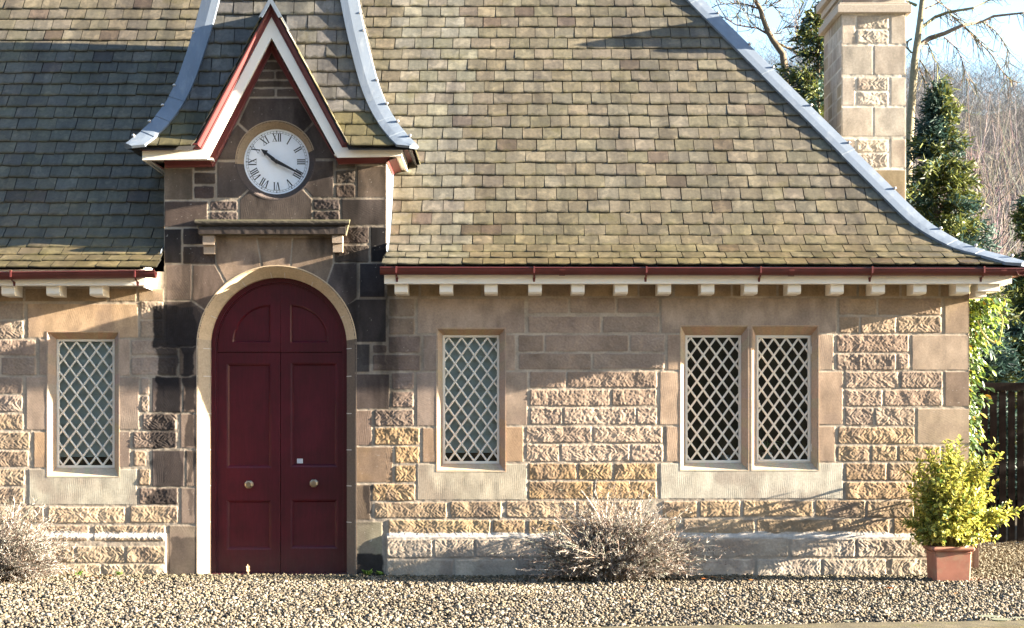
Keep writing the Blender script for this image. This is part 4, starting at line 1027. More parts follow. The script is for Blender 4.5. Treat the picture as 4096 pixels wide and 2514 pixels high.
# soffits
mb = MB(); mb.box(xl_ + .028, XT0 - .003, YFq + .031, TD, wl[0][1] + .012, wl[0][1] + .03); mb.box(XT1 + .003, xr_ - .028, YFq + .031, TD, wl[-1][1] + .012, wl[-1][1] + .03)
mb.box(XT0 - .002, gp(510, 0)[0], YFq + .031, -.012, wl[0][1] + .012, wl[0][1] + .03); mb.box(gp(803, 0)[0], XT1 + .002, YFq + .031, -.012, wl[-1][1] + .012, wl[-1][1] + .03)
for (p, q) in ((1, 2), (2, 3)):
    a0, a1 = wl[p], wl[q]; mb.add([(a0[0], YFq + .031, a0[1] + .02), (a1[0], YFq + .031, a1[1] + .02), (a1[0], -.012, a1[1] + .02), (a0[0], -.012, a0[1] + .02)], [(0, 1, 2, 3)])
mb.build('soffit', M['cream'], barge)
def lerp2(A, Bq, t): return [(a[0] + (b[0] - a[0]) * t, a[1] + (b[1] - a[1]) * t) for a, b in zip(A, Bq)]
cu_ = tri([(322, 349), (473, 345), (653, 9), (828, 343), (987, 341)], -.235); cl_ = [(x, z - .001) for x, z in wu]
mb = MB(); steps = [(0, YFq - .002), (.15, YFq - .012), (.3, YFq - .012), (.6, -.232), (.8, -.24), (1, -.24)]
rows = [[(x, y, z) for x, z in lerp2(cl_, cu_, t)] for t, y in steps] + [[(x, YFq + .02, z) for x, z in cu_]]
mb.rings(rows, False)
for sx, A in ((-1, 0), (1, -1)):   # returns on the flanks
    x0_ = wu[A][0]; z0, z1 = cl_[A][1], cu_[A][1]; x1_ = cu_[A][0]
    rr = [[(x0_ + (x1_ - x0_) * min(1, t * 1.25 - .1 if t > .1 else 0), yy, z0 + (z1 - z0) * t) for t, _ in steps] for yy in (-.238, .5, TD)]
    mb.rings(rr, False)
mb.build('crown_moulding', M['red'], barge)
bu = tri([(395, 386.5), (502, 384.5), (653, 97), (808, 381), (938, 378)], -.10); bl_ = tri([(397, 404.5), (514, 402), (653, 127), (815, 396), (933, 393)], -.012)
mb = MB(); st_ = [(0, -.105), (.15, -.105), (.3, -.085), (.6, -.04), (.8, -.026), (1, -.024), (1, -.002)]
mb.rings([[(x, y, z) for x, z in lerp2(bu, bl_, t)] for t, y in st_], False)
for sx, A in ((-1, 0), (1, -1)):
    x0_ = bu[A][0] + sx * .0; z0, z1 = bu[A][1], bl_[A][1]; xw = XT0 if sx < 0 else XT1
    rr = [[(xw + sx * (.002 - y), yy, z0 + (z1 - z0) * t) for t, y in st_] for yy in (-.09, .5, TD)]
    mb.rings(rr, False)
mb.build('bed_moulding', M['red'], barge)
# gablet slopes: boarding and slates edge-on
mb = MB(); Vg, Fg, Cg = [], [], []
rg = random.Random(5); zb_ = 4.47; Ls = math.hypot(AZ - zb_, (AZ - zb_) * HSL); ux, uz = -HSL / math.hypot(1, HSL), -1 / math.hypot(1, HSL)
for sx in (-1, 1):
    nx, nz = sx * -uz, -ux   # outward normal
    base = [(AX, AZ + .01), (AX + sx * -ux * Ls, AZ + .01 + uz * Ls)]
    th = .018
    P = [base[0], base[1], (base[1][0] - nx * th, base[1][1] - nz * th), (base[0][0] - nx * th, base[0][1] - nz * th)]
    mb.prism(P, -.235, 0.75)
    d = Ls
    k = 0
    while d > .02:
        t0 = max(d - .24, 0); yy = -.262 + rg.uniform(-.004, .004)
        while yy < .7:
            wdt = .2 * rg.uniform(.9, 1.1); y1 = yy + wdt; c, al = tcol(rg, 1 if rg.random() < .6 else 5, 0); o = len(Vg)
            for (dd, off) in ((d + rg.uniform(-.006, .006), .020), (d, .010), (t0, .006), (t0, .001)):
                for y_ in (yy + .002, y1 - .002):
                    Vg.append((AX + sx * -ux * dd + nx * off, y_ + rg.uniform(-.003, .003), AZ + .012 + uz * dd + nz * off)); Cg.append((*c, al))
            Fg += [(o, o + 1, o + 5, o + 4), (o, o + 2, o + 3, o + 1), (o, o + 4, o + 6, o + 2), (o + 1, o + 3, o + 7, o + 5)]
            yy = y1
        d -= .165; k += 1
mb.build('gablet_boarding', M['underlay'], troof)
np_mesh('gablet_slates', Vg, [Fg], M['slate'], troof, Cg)
mb = MB()
for sx in (-1, 1):
    nx, nz = sx * -uz, -ux; q = [(AX, AZ + .055), (AX + sx * -ux * .21 + nx * .028, AZ + .012 + uz * .21 + nz * .028), (AX + sx * -ux * .21 + nx * .02, AZ + .012 + uz * .21 + nz * .02), (AX, AZ + .04)]
    mb.prism(q, -.275, .6)
    q2 = [(AX, AZ + .05), (AX + sx * -ux * .20 + nx * .022, AZ + .012 + uz * .20 + nz * .022), (AX + sx * -ux * .20 - nx * .012, AZ + .012 + uz * .20 - nz * .012), (AX, AZ - .02)]
    mb.prism(q2, -.280, -.2752)
mb.build('apex_cap', M['lead'], troof)
# lead flashing where the right wing roof meets the tower flank
mb = MB()
for sx, X, zo in ((1, XT1, 0), (-1, XT0, -.03)):
    rows = []
    for k in range(14):
        s = .34 + k * .12; y, z = PM.at(s); ny, nz = PM.nrm(s)
        if y > TD: break
        rows.append([(X + sx * .010, y, z + .07 + zo), (X + sx * .012, y + ny * .03, z + .03 + zo), (X + sx * .026, y + ny * .026, z + nz * .026 + zo)])
    mb = MB(); mb.rings(rows, False); mb.build('abutment_flashing', M['lead'], troof)

# ---- chimney
ZC = 18.85; KC = ZC / F
chx0, chx1 = (2024 - VX) * KC, (2179 - VX) * KC; YC = ZC - DC; CHD = 1.05; chz0, chz1 = 3.6, 6.62
CB = []
def cb(kind, x0, y0, x1, y1, c, amp=1.4):
    f = lambda x, y: (chx0 + (x - 779) / 355.0 * (chx1 - chx0), HC + (VY - y / 2.285) * KC)
    (a, t), (b, d) = f(x0, y0), f(x1, y1); CB.append(dict(kind=kind, poly=np.array([(a, d), (b, d), (b, t), (a, t)]), col=c, amp=amp, ang=None))
CH = (0.36, 0.315, 0.265); CHR = (0.40, 0.345, 0.28)
for yo in (0, 340, 680, -340):
    cb('d', 779, 84 + yo, 856, 242 + yo, CH); cb('d', 1047, 84 + yo, 1134, 242 + yo, CH)
    cb('r', 862, 86 + yo, 1040, 158 + yo, CHR, 1.8); cb('r', 862, 165 + yo, 1040, 240 + yo, CHR, 1.8)
    cb('d', 779, 250 + yo, 952, 412 + yo, CH); cb('d', 957, 250 + yo, 1134, 412 + yo, CH)
cb('d', 779, 936, 1134, 1110, (0.22, 0.18, 0.12)); cb('d', 779, 1116, 1134, 1300, (0.2, 0.16, 0.11))
g = masonry(chx0, chx1, chz0, chz1, .0085, CB, yes, 8, None, False, (0.45, 0.41, 0.35))
P1 = (np.stack([g[0], YC - g[2], g[1]], 1), g[4], g[3])
sb = []; rg = random.Random(3); v = chz0
for k in range(24):
    hh = .16 if k % 2 else .165
    cuts = [0, .26, .52, .8, CHD] if (k // 2) % 2 else [0, .42, CHD]
    for a, b in zip(cuts[:-1], cuts[1:]): sb.append(dict(kind='d', poly=np.array([(a + .004, v + .004), (b - .004, v + .004), (b - .004, v + hh - .004), (a + .004, v + hh - .004)]), col=(CH if rg.random() < .75 else (.3, .25, .18)), amp=1, ang=None))
    v += hh
g = masonry(0, CHD, chz0, chz1, .012, sb, yes, 8, None, False, (0.45, 0.41, 0.35))
P2 = (np.stack([chx0 - g[2], YC + CHD - g[0], g[1]], 1), g[4], g[3])
P3 = (np.stack([chx1 + g[2], YC + g[0], g[1]], 1), g[4], g[3])
g = masonry(chx0, chx1, chz0, chz1, .03, [], yes, 8, None, False, CH)
P4 = (np.stack([g[0], YC + CHD + g[2], g[1]], 1), g[4][:, ::-1], g[3])
V_, Q_, C_ = join([P1, P2, P3, P4]); chim = np_mesh('chimney', V_, [Q_], M['stone'], B, C_, True)
mb = MB(); o = .055; zb0, zb1 = HC + (VY - 33) * KC, HC + (VY - 14) * KC
mb.box(chx0 - o, chx1 + o, YC - o, YC + CHD + o, zb0, zb1, .006, CH)
mb.box(chx0 - .03, chx1 + .03, YC - .03, YC + CHD + .03, zb1 + .001, zb1 + .03, .004, CH)
mb.build('chimney_band', M['stone'], chim, col=True)
mb = MB(); mb.box(chx0 - .08, chx1 + .08, YC - .08, YC + CHD + .08, chz1 + .001, chz1 + .10, .01, CH); mb.box(chx0 - .03, chx1 + .03, YC - .03, YC + CHD + .03, chz1 - .08, chz1, .006, CH)
mb.build('chimney_cap', M['stone'], chim, col=True)

# =================================================================== clock
clock = thing('wall_clock', 'round white clock with black roman numerals set in the stone gable', 'clock', (ccx, 0.10, ccz))
yd = 0.104; dr = .3386
def disc(mb, r, y, n=96, r0=0.0):
    if r0 <= 0: mb.add([(ccx + r * math.cos(2 * math.pi * k / n), y, ccz + r * math.sin(2 * math.pi * k / n)) for k in range(n)], [tuple(range(n))])
    else:
        mb.rings([[(ccx + q * math.cos(2 * math.pi * k / n), y, ccz + q * math.sin(2 * math.pi * k / n)) for k in range(n)] for q in (r0, r)], True)
mb = MB(); nn = 96
ringp = lambda r, y: [(ccx + r * math.cos(2 * math.pi * k / nn), y, ccz + r * math.sin(2 * math.pi * k / nn)) for k in range(nn)]
mb.rings([ringp(.344, yd + .02), ringp(.344, yd - .006), ringp(.337, yd - .006), ringp(.335, yd), ringp(.001, yd)], True, True)
mb.build('dial', M['dial'], clock)
def stroke(mb, p, q, w, ang, y0=.0012):
    """bar in numeral space (x right, z out from the centre), turned to its hour"""
    p = Vector(p); q = Vector(q); d = (q - p).normalized(); n = Vector((-d.y, d.x)) * w / 2
    ca, sa = math.cos(ang), math.sin(ang); out = []
    for v in (p - n, q - n, q + n, p + n): out.append((ccx + v.x * ca + v.y * sa, ccz - v.x * sa + v.y * ca))
    mb.prism(out, yd - y0, yd - .0003)
def numeral(txt, hour):
    mb = MB(); ang = hour * math.pi / 6; r0, r1 = .215, .297; wd = {'I': .021, 'V': .052, 'X': .056}
    tot = sum(wd[c] for c in txt); x = -tot / 2; T, t = .0115, .0042
    for c in txt:
        w = wd[c]; m_ = x + w / 2
        if c == 'I': stroke(mb, (m_, r0), (m_, r1), T, ang)
        elif c == 'V':
            stroke(mb, (x + .010, r1), (m_, r0), T, ang); stroke(mb, (x + w - .008, r1), (m_ + .003, r0), t, ang, .0015)
        else:
            stroke(mb, (x + .010, r1), (x + w - .010, r0), T, ang); stroke(mb, (x + w - .008, r1), (x + .008, r0), t, ang, .0015)
        x += w
    wt = tot - .004
    for r_ in (r0, r1):   # serifs
        x = -tot / 2
        for c in txt:
            w = wd[c]
            if not (c == 'V' and r_ == r0): stroke(mb, (x + .001, r_), (x + w - .001, r_), .0026, ang, .0018)
            x += w
    return mb
for h_, t_ in enumerate(('XII', 'I', 'II', 'III', 'IIII', 'V', 'VI', 'VII', 'VIII', 'IX', 'X', 'XI')): numeral(t_, h_).build('numeral', M['black'], clock)
mb = MB()
for r_ in (.303, .322): disc(mb, r_ + .0011, yd - .0012, 120, r_ - .0011)
for k in range(60):
    a = 2 * math.pi * k / 60; stroke(mb, (0, .303), (0, .322), .0032 if k % 5 else .006, a, .0015)
    if k % 5 == 0: stroke(mb, (-.006, .322), (.006, .322), .008, a, .0018)
mb.build('minute_track', M['black'], clock)
def hand(ang, pts, y0, y1, name):
    mb = MB(); ca, sa = math.cos(ang), math.sin(ang)
    P = [(ccx + x * ca + z * sa, ccz - x * sa + z * ca) for x, z in pts]
    mb.prism(P, y0, y1); mb.build(name, M['black'], clock, bevel=.0015)
hang = math.atan2(630 - 667.5, 392 - 362.0); mang = math.atan2(727 - 667.5, 392 - 422.5)
hand(hang, [(-.012, -.02), (-.017, .05), (-.011, .135), (-.030, .13), (-.020, .158), (-.004, .205), (.004, .205), (.018, .165), (.034, .145), (.012, .137), (.017, .05), (.012, -.02)], yd - .030, yd - .022, 'hour_hand')
hand(mang, [(-.010, -.06), (-.018, .0), (-.017, .05), (-.010, .20), (-.006, .295), (.006, .295), (.010, .20), (.017, .05), (.018, .0), (.010, -.06)], yd - .045, yd - .037, 'minute_hand')
mb = MB(); mb.rings([ringp(.02, yd)[::6], ringp(.02, yd - .05)[::6], ringp(.012, yd - .055)[::6]], True, True); mb.build('hub', M['black'], clock)
recenter(clock)

# =================================================================== ground
def terrain_z(x, y):
    t = np.clip((y - 9) / 40, 0, 1); z = 3.2 * t * t
    t2 = np.clip((y - 60) / 160, 0, 1.0)
    h = 45 * t2 ** 1.35 * (1 - 0.10 * np.sin(x / 23.0 + 1.0) - .08 * np.sin(x / 9.0)) * (1 - .0012 * np.clip(x - 45, -60, 60))
    return z + h
mb = MB()
gx = np.concatenate([np.linspace(-400, -14, 18), np.linspace(-12, 16, 57), np.linspace(18, 400, 90)]); gy = np.concatenate([np.linspace(-60, -7, 10), np.linspace(-6, 10, 33), np.linspace(12, 300, 90)])
GX, GY = np.meshgrid(gx, gy); GZ = terrain_z(GX, GY) + np.where(GY > 12, (fbm(GX, GY, .06, 3, 2) - .5) * np.clip((GY - 12) / 60, 0, 1) * 5, 0)
GZ = GZ - .012
idx = np.arange(GX.size).reshape(GX.shape); Q = np.stack([idx[:-1, :-1], idx[:-1, 1:], idx[1:, 1:], idx[1:, :-1]], 2)
my = (GY[:-1, :-1] < 11)
near = Q[my].reshape(-1, 4); far = Q[~my].reshape(-1, 4); VV = np.stack([GX.ravel(), GY.ravel(), GZ.ravel()], 1)
def sub(Vx, q):
    u = np.unique(q); mp = np.full(len(Vx), -1); mp[u] = np.arange(len(u)); return Vx[u], mp[q]
v_, q_ = sub(VV, near); tag(np_mesh('ground', v_, [q_], M['ground'], None, None, True), 'gravel yard of earth and stone chips before the building', 'ground', kind='structure')
v_, q_ = sub(VV, far); tag(np_mesh('hill', v_, [q_], M['hill'], None, None, True), 'brown bracken hillside rising behind the building', 'hill', kind='structure')

# unseen slope added behind the viewer to shut off the low sky
gx = np.linspace(-220, 70, 59); gy = np.linspace(-150, -34, 24); GX, GY = np.meshgrid(gx, gy)
tt = np.clip((-GY - 36) / 70, 0, 1); GZ = -1 + 48 * tt ** .8 * np.clip((75 - GX) / 60, 0, 1) + (fbm(GX, GY, .12, 3, 7) - .5) * 9 * tt
idx = np.arange(GX.size).reshape(GX.shape); Q = np.stack([idx[:-1, :-1], idx[:-1, 1:], idx[1:, 1:], idx[1:, :-1]], 2).reshape(-1, 4)
tag(np_mesh('hillside', np.stack([GX.ravel(), GY.ravel(), GZ.ravel()], 1), [Q], M['wooded'], None, None, True), 'unseen dark slope added behind the viewer to block low sky', 'hillside', kind='structure')

# gravel: loose angular chips
import bmesh
bm = bmesh.new(); bmesh.ops.create_icosphere(bm, subdivisions=1, radius=1.0); bm.verts.index_update()
IV = np.array([v.co[:] for v in bm.verts]); IF = np.array([[v.index for v in f.verts] for f in bm.faces]); bm.free()
def pebbles(npb, xr, yr, size, seed, pal, zfun=None, jit=.35):
    rng = np.random.default_rng(seed)
    x = rng.uniform(*xr, npb); y = rng.uniform(*yr, npb); s = size * np.exp(rng.normal(0, .28, npb))
    ex = np.stack([s * rng.uniform(.8, 1.4, npb), s * rng.uniform(.7, 1.1, npb), s * rng.uniform(.45, .8, npb)], 1)
    shp = IV[None] * (1 + rng.uniform(-jit, jit, (npb, 12, 1))) * ex[:, None, :]
    a = rng.uniform(0, 2 * np.pi, npb); t = rng.normal(0, .45, npb); ca, sa, ct, st2 = np.cos(a), np.sin(a), np.cos(t), np.sin(t)
    X, Y, Z = shp[..., 0], shp[..., 1], shp[..., 2]
    Y2 = Y * ct[:, None] - Z * st2[:, None]; Z2 = Y * st2[:, None] + Z * ct[:, None]
    X3 = X * ca[:, None] - Y2 * sa[:, None]; Y3 = X * sa[:, None] + Y2 * ca[:, None]
    z0 = rng.uniform(-.004, .014, npb) + (fbm(x, y, .9, 2, 5) - .5) * .02
    Vp = np.stack([X3 + x[:, None], Y3 + y[:, None], Z2 + z0[:, None]], 2).reshape(-1, 3)
    Fp = (IF[None] + (np.arange(npb) * 12)[:, None, None]).reshape(-1, 3)
    pal = np.array(pal); c = .52 * np.array((1.04, 1, .93)) * pal[rng.integers(0, len(pal), npb)] * rng.uniform(.7, 1.25, (npb, 1)) * (.55 + .75 * fbm(x, y * 2, .8, 4, 3))[:, None]
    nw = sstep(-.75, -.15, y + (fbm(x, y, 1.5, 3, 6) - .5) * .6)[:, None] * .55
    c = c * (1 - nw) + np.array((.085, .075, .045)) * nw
    return Vp, Fp, np.repeat(c, 12, 0), x, y
PALG = [(.34, .31, .26), (.28, .25, .20), (.20, .175, .14), (.42, .40, .36), (.24, .20, .145), (.16, .15, .135), (.30, .245, .17), (.11, .10, .09), (.22, .19, .14)]
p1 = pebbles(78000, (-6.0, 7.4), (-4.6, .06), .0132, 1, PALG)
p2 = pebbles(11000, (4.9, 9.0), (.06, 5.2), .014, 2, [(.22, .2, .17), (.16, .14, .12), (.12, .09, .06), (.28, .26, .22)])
Vp, Fp, Cp = join([p1[:3], p2[:3]])
Vp = Vp[:]; 
tag(np_mesh('gravel', Vp, [Fp], M['pebble'], None, Cp), 'pale angular gravel chips covering the yard', 'gravel', kind='stuff')
# kerb
k0 = at(1000, 1510.5, -4.28); k1 = (7.5, -3.98, 0)
mb = MB(); Lk = 14.0; an = math.atan2(.30, 7.4)
segs = [(-6.5, -2.55), (-2.54, .95), (.96, 4.6), (4.61, 9)]
kerb = thing('stone_kerb', 'low mossy stone kerb with pale lichen along the gravel edge', 'kerb', (1.0, -4.5, 0))
for a_, b_ in segs:
    mb = MB(); n = 30; rows = []
    rgk = random.Random(int(a_ * 10))
    for i in range(n + 1):
        x = a_ + (b_ - a_) * i / n; y0 = -4.47 + (x - 1.14) * .125; j = lambda: rgk.uniform(-.006, .006)
        rows.append([(x, y0 + j(), -.05), (x, y0 + j(), .02 + j()), (x, y0 - .02 + j(), .035 + j() * .5), (x, y0 - .2, .037 + j() * .6), (x, y0 - .42, .036 + j() * .6), (x, y0 - .45, -.05)])
    mb.rings(rows, False); mb.add(rows[0], [tuple(range(6))]); mb.add(rows[-1], [tuple(range(5, -1, -1))])
    mb.build('kerb_stone', M['kerbstone'], kerb)
rgk = random.Random(4)
mb = MB()
for px, py, r in ((2378, 1495, .085), (2408, 1503, .09), (2450, 1499, .05), (2150, 1500, .03), (1830, 1503, .025), (2040, 1507, .035)):
    z = HC * F / (py - VY); x = (px - VX) / F * z; y = z - DC
    mb.add([(x + r * math.cos(k * math.pi / 8) * rgk.uniform(.8, 1.15), y + r * math.sin(k * math.pi / 8) * rgk.uniform(.8, 1.15), .044) for k in range(16)], [tuple(range(16))])
mb.build('lichen_patch', M['lichen'], kerb); recenter(kerb)

# =================================================================== plants
def leaf_cards(P, A, Nn, L, W, cols_c, cols_e, fold=.18):
    """leaves with a midrib: n points, axis A, face normal Nn, lengths, widths; centre and edge colours"""
    n = len(P); A = A / np.linalg.norm(A, axis=1, keepdims=True); Sd = np.cross(A, Nn); Sd /= np.linalg.norm(Sd, axis=1, keepdims=True) + 1e-9; Up = np.cross(Sd, A)
    tm = [(0, 0, 0, 0), (.3, .42, fold, 1), (.65, .46, fold, 1), (1, 0, -.12, 1), (.65, -.46, fold, 1), (.3, -.42, fold, 1), (.3, 0, 0, 0), (.68, 0, -.02, 0)]
    V = np.stack([P + A * (L * a)[:, None] + Sd * (W * b)[:, None] + Up * (W * c)[:, None] for a, b, c, e in tm], 1)
    C = np.stack([cols_e if e else cols_c for a, b, c, e in tm], 1)
    q = np.array([(0, 6, 1, 1), ]);
    F4 = np.array([(6, 7, 2, 1), (6, 5, 4, 7)]); F3 = np.array([(0, 6, 1), (0, 5, 6), (7, 3, 2), (7, 4, 3)])
    o = (np.arange(n) * 8)[:, None, None]
    return V.reshape(-1, 3), [(F4[None] + o).reshape(-1, 4), (F3[None] + o).reshape(-1, 3)], C.reshape(-1, 3)
def unit(v): return v / (np.linalg.norm(v, axis=-1, keepdims=True) + 1e-9)
def blades(P, A, L, W, C, rng):
    """thin strips: two crossed-free quads per blade (base, tip narrow)"""
    n = len(P); A = unit(A); Nn = unit(rng.normal(size=(n, 3))); Sd = unit(np.cross(A, Nn))
    V = np.stack([P - Sd * (W * .4)[:, None], P + Sd * (W * .4)[:, None], P + A * (L * .55)[:, None] + Sd * (W * .5)[:, None], P + A * (L * .55)[:, None] - Sd * (W * .5)[:, None], P + A * L[:, None]], 1)
    o = (np.arange(n) * 5)[:, None, None]
    return V.reshape(-1, 3), [(np.array([(0, 1, 2, 3)])[None] + o).reshape(-1, 4), (np.array([(3, 2, 4)])[None] + o).reshape(-1, 3)], np.repeat(C, 5, 0)

def lavender(cx_, cy_, rx_, ry_, h, seed, label, n=2100):
    root = thing('lavender_bush', label, 'bush', (cx_, cy_, 0), 'lavender bushes against the wall'); rng = np.random.default_rng(seed); mb = MB(); P, A, Ls, Ws, Cs = [], [], [], [], []
    sil = np.array([(.42, .41, .37), (.52, .49, .45), (.31, .32, .26), (.40, .31, .27), (.24, .17, .125), (.56, .50, .45), (.12, .09, .07)])
    for k in range(n):
        th = rng.uniform(0, 2 * math.pi); e = math.acos(1 - rng.random() * .98); rr = rng.uniform(.62, 1.0) if rng.random() < .82 else rng.uniform(1.0, 1.34)
        lob = 1 + .16 * math.sin(3 * th + seed) + .1 * math.sin(7 * th + 2)
        end = np.array((cx_ + rx_ * rr * lob * math.sin(e) * math.cos(th), cy_ + ry_ * rr * lob * math.sin(e) * math.sin(th), .03 + h * rr * math.cos(e) ** .85 * (1 + .08 * math.sin(5 * th))))
        if end[1] > -.04: end[1] = -.04 - rng.random() * .05
        b0 = np.array((cx_ + rng.normal(0, .16) * rx_, cy_ + rng.normal(0, .14) * ry_, .0))
        mid = (b0 + end) / 2 + np.array((0, 0, .16 * h)) + rng.normal(0, .035, 3)
        pts = [b0 * (1 - t) ** 2 + 2 * mid * t * (1 - t) + end * t * t for t in (0, .25, .5, .75, .9, 1)]
        dr_ = rng.normal(0, .02, 3); pts[-1] = pts[-1] + dr_
        c = sil[rng.integers(1, 6)] * rng.uniform(.5, 1.1)
        if k % 2 == 0: mb.tube([tuple(p) for p in pts], [.004, .0036, .0032, .0028, .0024, .0016], 3, tuple(c), False)
        d = unit(pts[-1] - pts[-3])
        for j in range(16):
            t = 1 - rng.random() ** 1.4 * .62; i_ = t * 5; a_ = min(int(i_), 4)
            tt = (0, .25, .5, .75, .9, 1); u = np.interp(t, tt, range(6)); a_ = min(int(u), 4); f = u - a_
            P.append(pts[a_] * (1 - f) + pts[a_ + 1] * f + rng.normal(0, .006, 3)); A.append(d * .8 + rng.normal(0, .55, 3)); Ls.append(rng.uniform(.02, .055)); Ws.append(rng.uniform(.0045, .0095))
            lit = sil[rng.integers(0, 7)] * rng.uniform(.38, .82); Cs.append(lit)
    mb.build('stems', M['bark'], root, col=True)
    V, Fv, C = blades(np.array(P), np.array(A), np.array(Ls), np.array(Ws), np.array(Cs), rng); np_mesh('foliage', V, Fv, M['dryleaf'], root, C); recenter(root)
lavender(1.10, -.55, .84, .48, .72, 3, 'wide silvery dried lavender bush at the wall beneath the windows')
lavender(-5.12, -.62, .72, .46, .66, 4, 'silvery lavender bush left of the door, half out of view at the left edge')

# potted variegated shrub
pot_x, pot_y, pw = 4.483, -.565, .18
pt = thing('potted_shrub', 'bushy yellow and green variegated shrub in a square terracotta pot at the wall corner', 'potted plant', (pot_x, pot_y, 0))
def sq(w, z, r=.012): return [(pot_x + sx * w - (sx * r if k else 0), pot_y + sy * w - (0 if k else sy * r), z) for sx, sy, ks in ((-1, -1, (1, 0)), (1, -1, (0, 1)), (1, 1, (1, 0)), (-1, 1, (0, 1))) for k in ks]
def sq(w, z, r=.012):
    o = []
    for sx, sy in ((-1, -1), (1, -1), (1, 1), (-1, 1)):
        q = [(pot_x + sx * w, pot_y + sy * (w - r), z), (pot_x + sx * (w - r), pot_y + sy * w, z)]
        o += q if sx * sy > 0 else q[::-1]
    return o
mb = MB(); mb.rings([sq(.168, .0), sq(.172, .006), sq(.182, .285), sq(.186, .292), sq(.187, .300), sq(.180, .306), sq(.180, .309)], True, True)
pot = mb.build('pot', M['terracotta'], pt)
mb = MB(); mb.rings([sq(.181, .308), sq(.196, .312), sq(.208, .322), sq(.212, .336), sq(.206, .352), sq(.190, .358), sq(.172, .356), sq(.168, .33)], True); mb.build('rim', M['terracotta'], pot)
mb = MB(); mb.add(sq(.169, .335), [tuple(range(8))]); mb.build('soil', M['soil'], pt)
rng = np.random.default_rng(21); mb = MB(); P, A, Nn, Ls, Ws, Cc, Ce = [], [], [], [], [], [], []
tips = []
for k in range(420):
    th = rng.uniform(0, 2 * math.pi); e = rng.uniform(0, 1) ** .7 * 2.35
    rr = rng.uniform(.55, 1.0) ; rad = np.array((.46, .46, .52)) * (1 + .14 * math.sin(3 * th + 1))
    tips.append((np.array((pot_x + .06 + rad[0] * rr * math.sin(e) * math.cos(th), pot_y + .10 + rad[1] * rr * math.sin(e) * math.sin(th), .84 + rad[2] * rr * math.cos(e))), 15))
for k in range(110):
    th = rng.uniform(0, 2 * math.pi); q_ = rng.uniform(.17, .40); tips.append((np.array((pot_x + q_ * math.cos(th), min(pot_y + q_ * math.sin(th), -.06), rng.uniform(.37, .60))), 13))
def tp(px, py, dy=0):
    z = DC + pot_y + dy; return np.array(((px - VX) / F * z, pot_y + dy, HC + (VY - py) / F * z))
for px, py, d in ((2395, 1072, 0), (2392, 1110, -.05), (2405, 1095, .05), (2455, 1225, -.05), (2440, 1240, 0), (2425, 1215, .05), (2418, 1250, -.1), (2308, 1058, 0), (2280, 1066, .05), (2175, 1255, -.05), (2185, 1270, 0), (2200, 1240, .05), (2215, 1180, 0), (2235, 1085, 0), (2210, 1110, .02), (2390, 1290, -.05), (2370, 1150, 0), (2365, 1190, -.1), (2385, 1200, .1), (2350, 1110, .0), (2340, 1090, .1), (2400, 1230, -.1)):
    for q in range(3): tips.append((tp(px, py, d) + rng.normal(0, .02, 3), 20))
for end, nl in tips:
    if end[2] < .30: end[2] = .30 + rng.random() * .1
    if end[1] > -.05: end[1] = -.05
    b0 = np.array((pot_x + rng.normal(0, .05), pot_y + rng.normal(0, .05), .335)); mid = (b0 + end) / 2 + np.array((0, 0, .10)) + rng.normal(0, .03, 3)
    pts = [b0 * (1 - t) ** 2 + 2 * mid * t * (1 - t) + end * t * t for t in np.linspace(0, 1, 7)]
    mb.tube([tuple(p) for p in pts], [.006, .0055, .005, .004, .0032, .0025, .0015], 4, (.16, .14, .06), False)
    for j in range(nl):
        t = 1 - (j / nl) * .62 - rng.random() * .03; u = t * 6; a_ = min(int(u), 5); f = u - a_; p = pts[a_] * (1 - f) + pts[a_ + 1] * f; d = unit(pts[a_ + 1] - pts[a_])
        side = unit(np.cross(d, rng.normal(size=3))); ax = d * rng.uniform(.35, .8) + side * .8
        P.append(p); A.append(ax); Nn.append(unit(d * .6 - side * .2 + np.array((0, 0, .7)) + rng.normal(0, .35, 3))); l = rng.uniform(.045, .074); Ls.append(l); Ws.append(l * rng.uniform(.42, .55))
        g_ = np.array((.075, .135, .03)) * rng.uniform(.7, 1.5); y_ = np.array((.66, .60, .13)) * rng.uniform(.8, 1.1)
        if rng.random() < .15: g_ = y_ * .9
        if rng.random() < .12: y_ = g_ * 1.3
        Cc.append(g_); Ce.append(y_)
mb.build('stems', M['bark'], pt, col=True)
V, Fv, C = leaf_cards(np.array(P), np.array(A), np.array(Nn), np.array(Ls), np.array(Ws), np.array(Cc), np.array(Ce)); np_mesh('foliage', V, Fv, M['leaf'], pt, C)
recenter(pt)

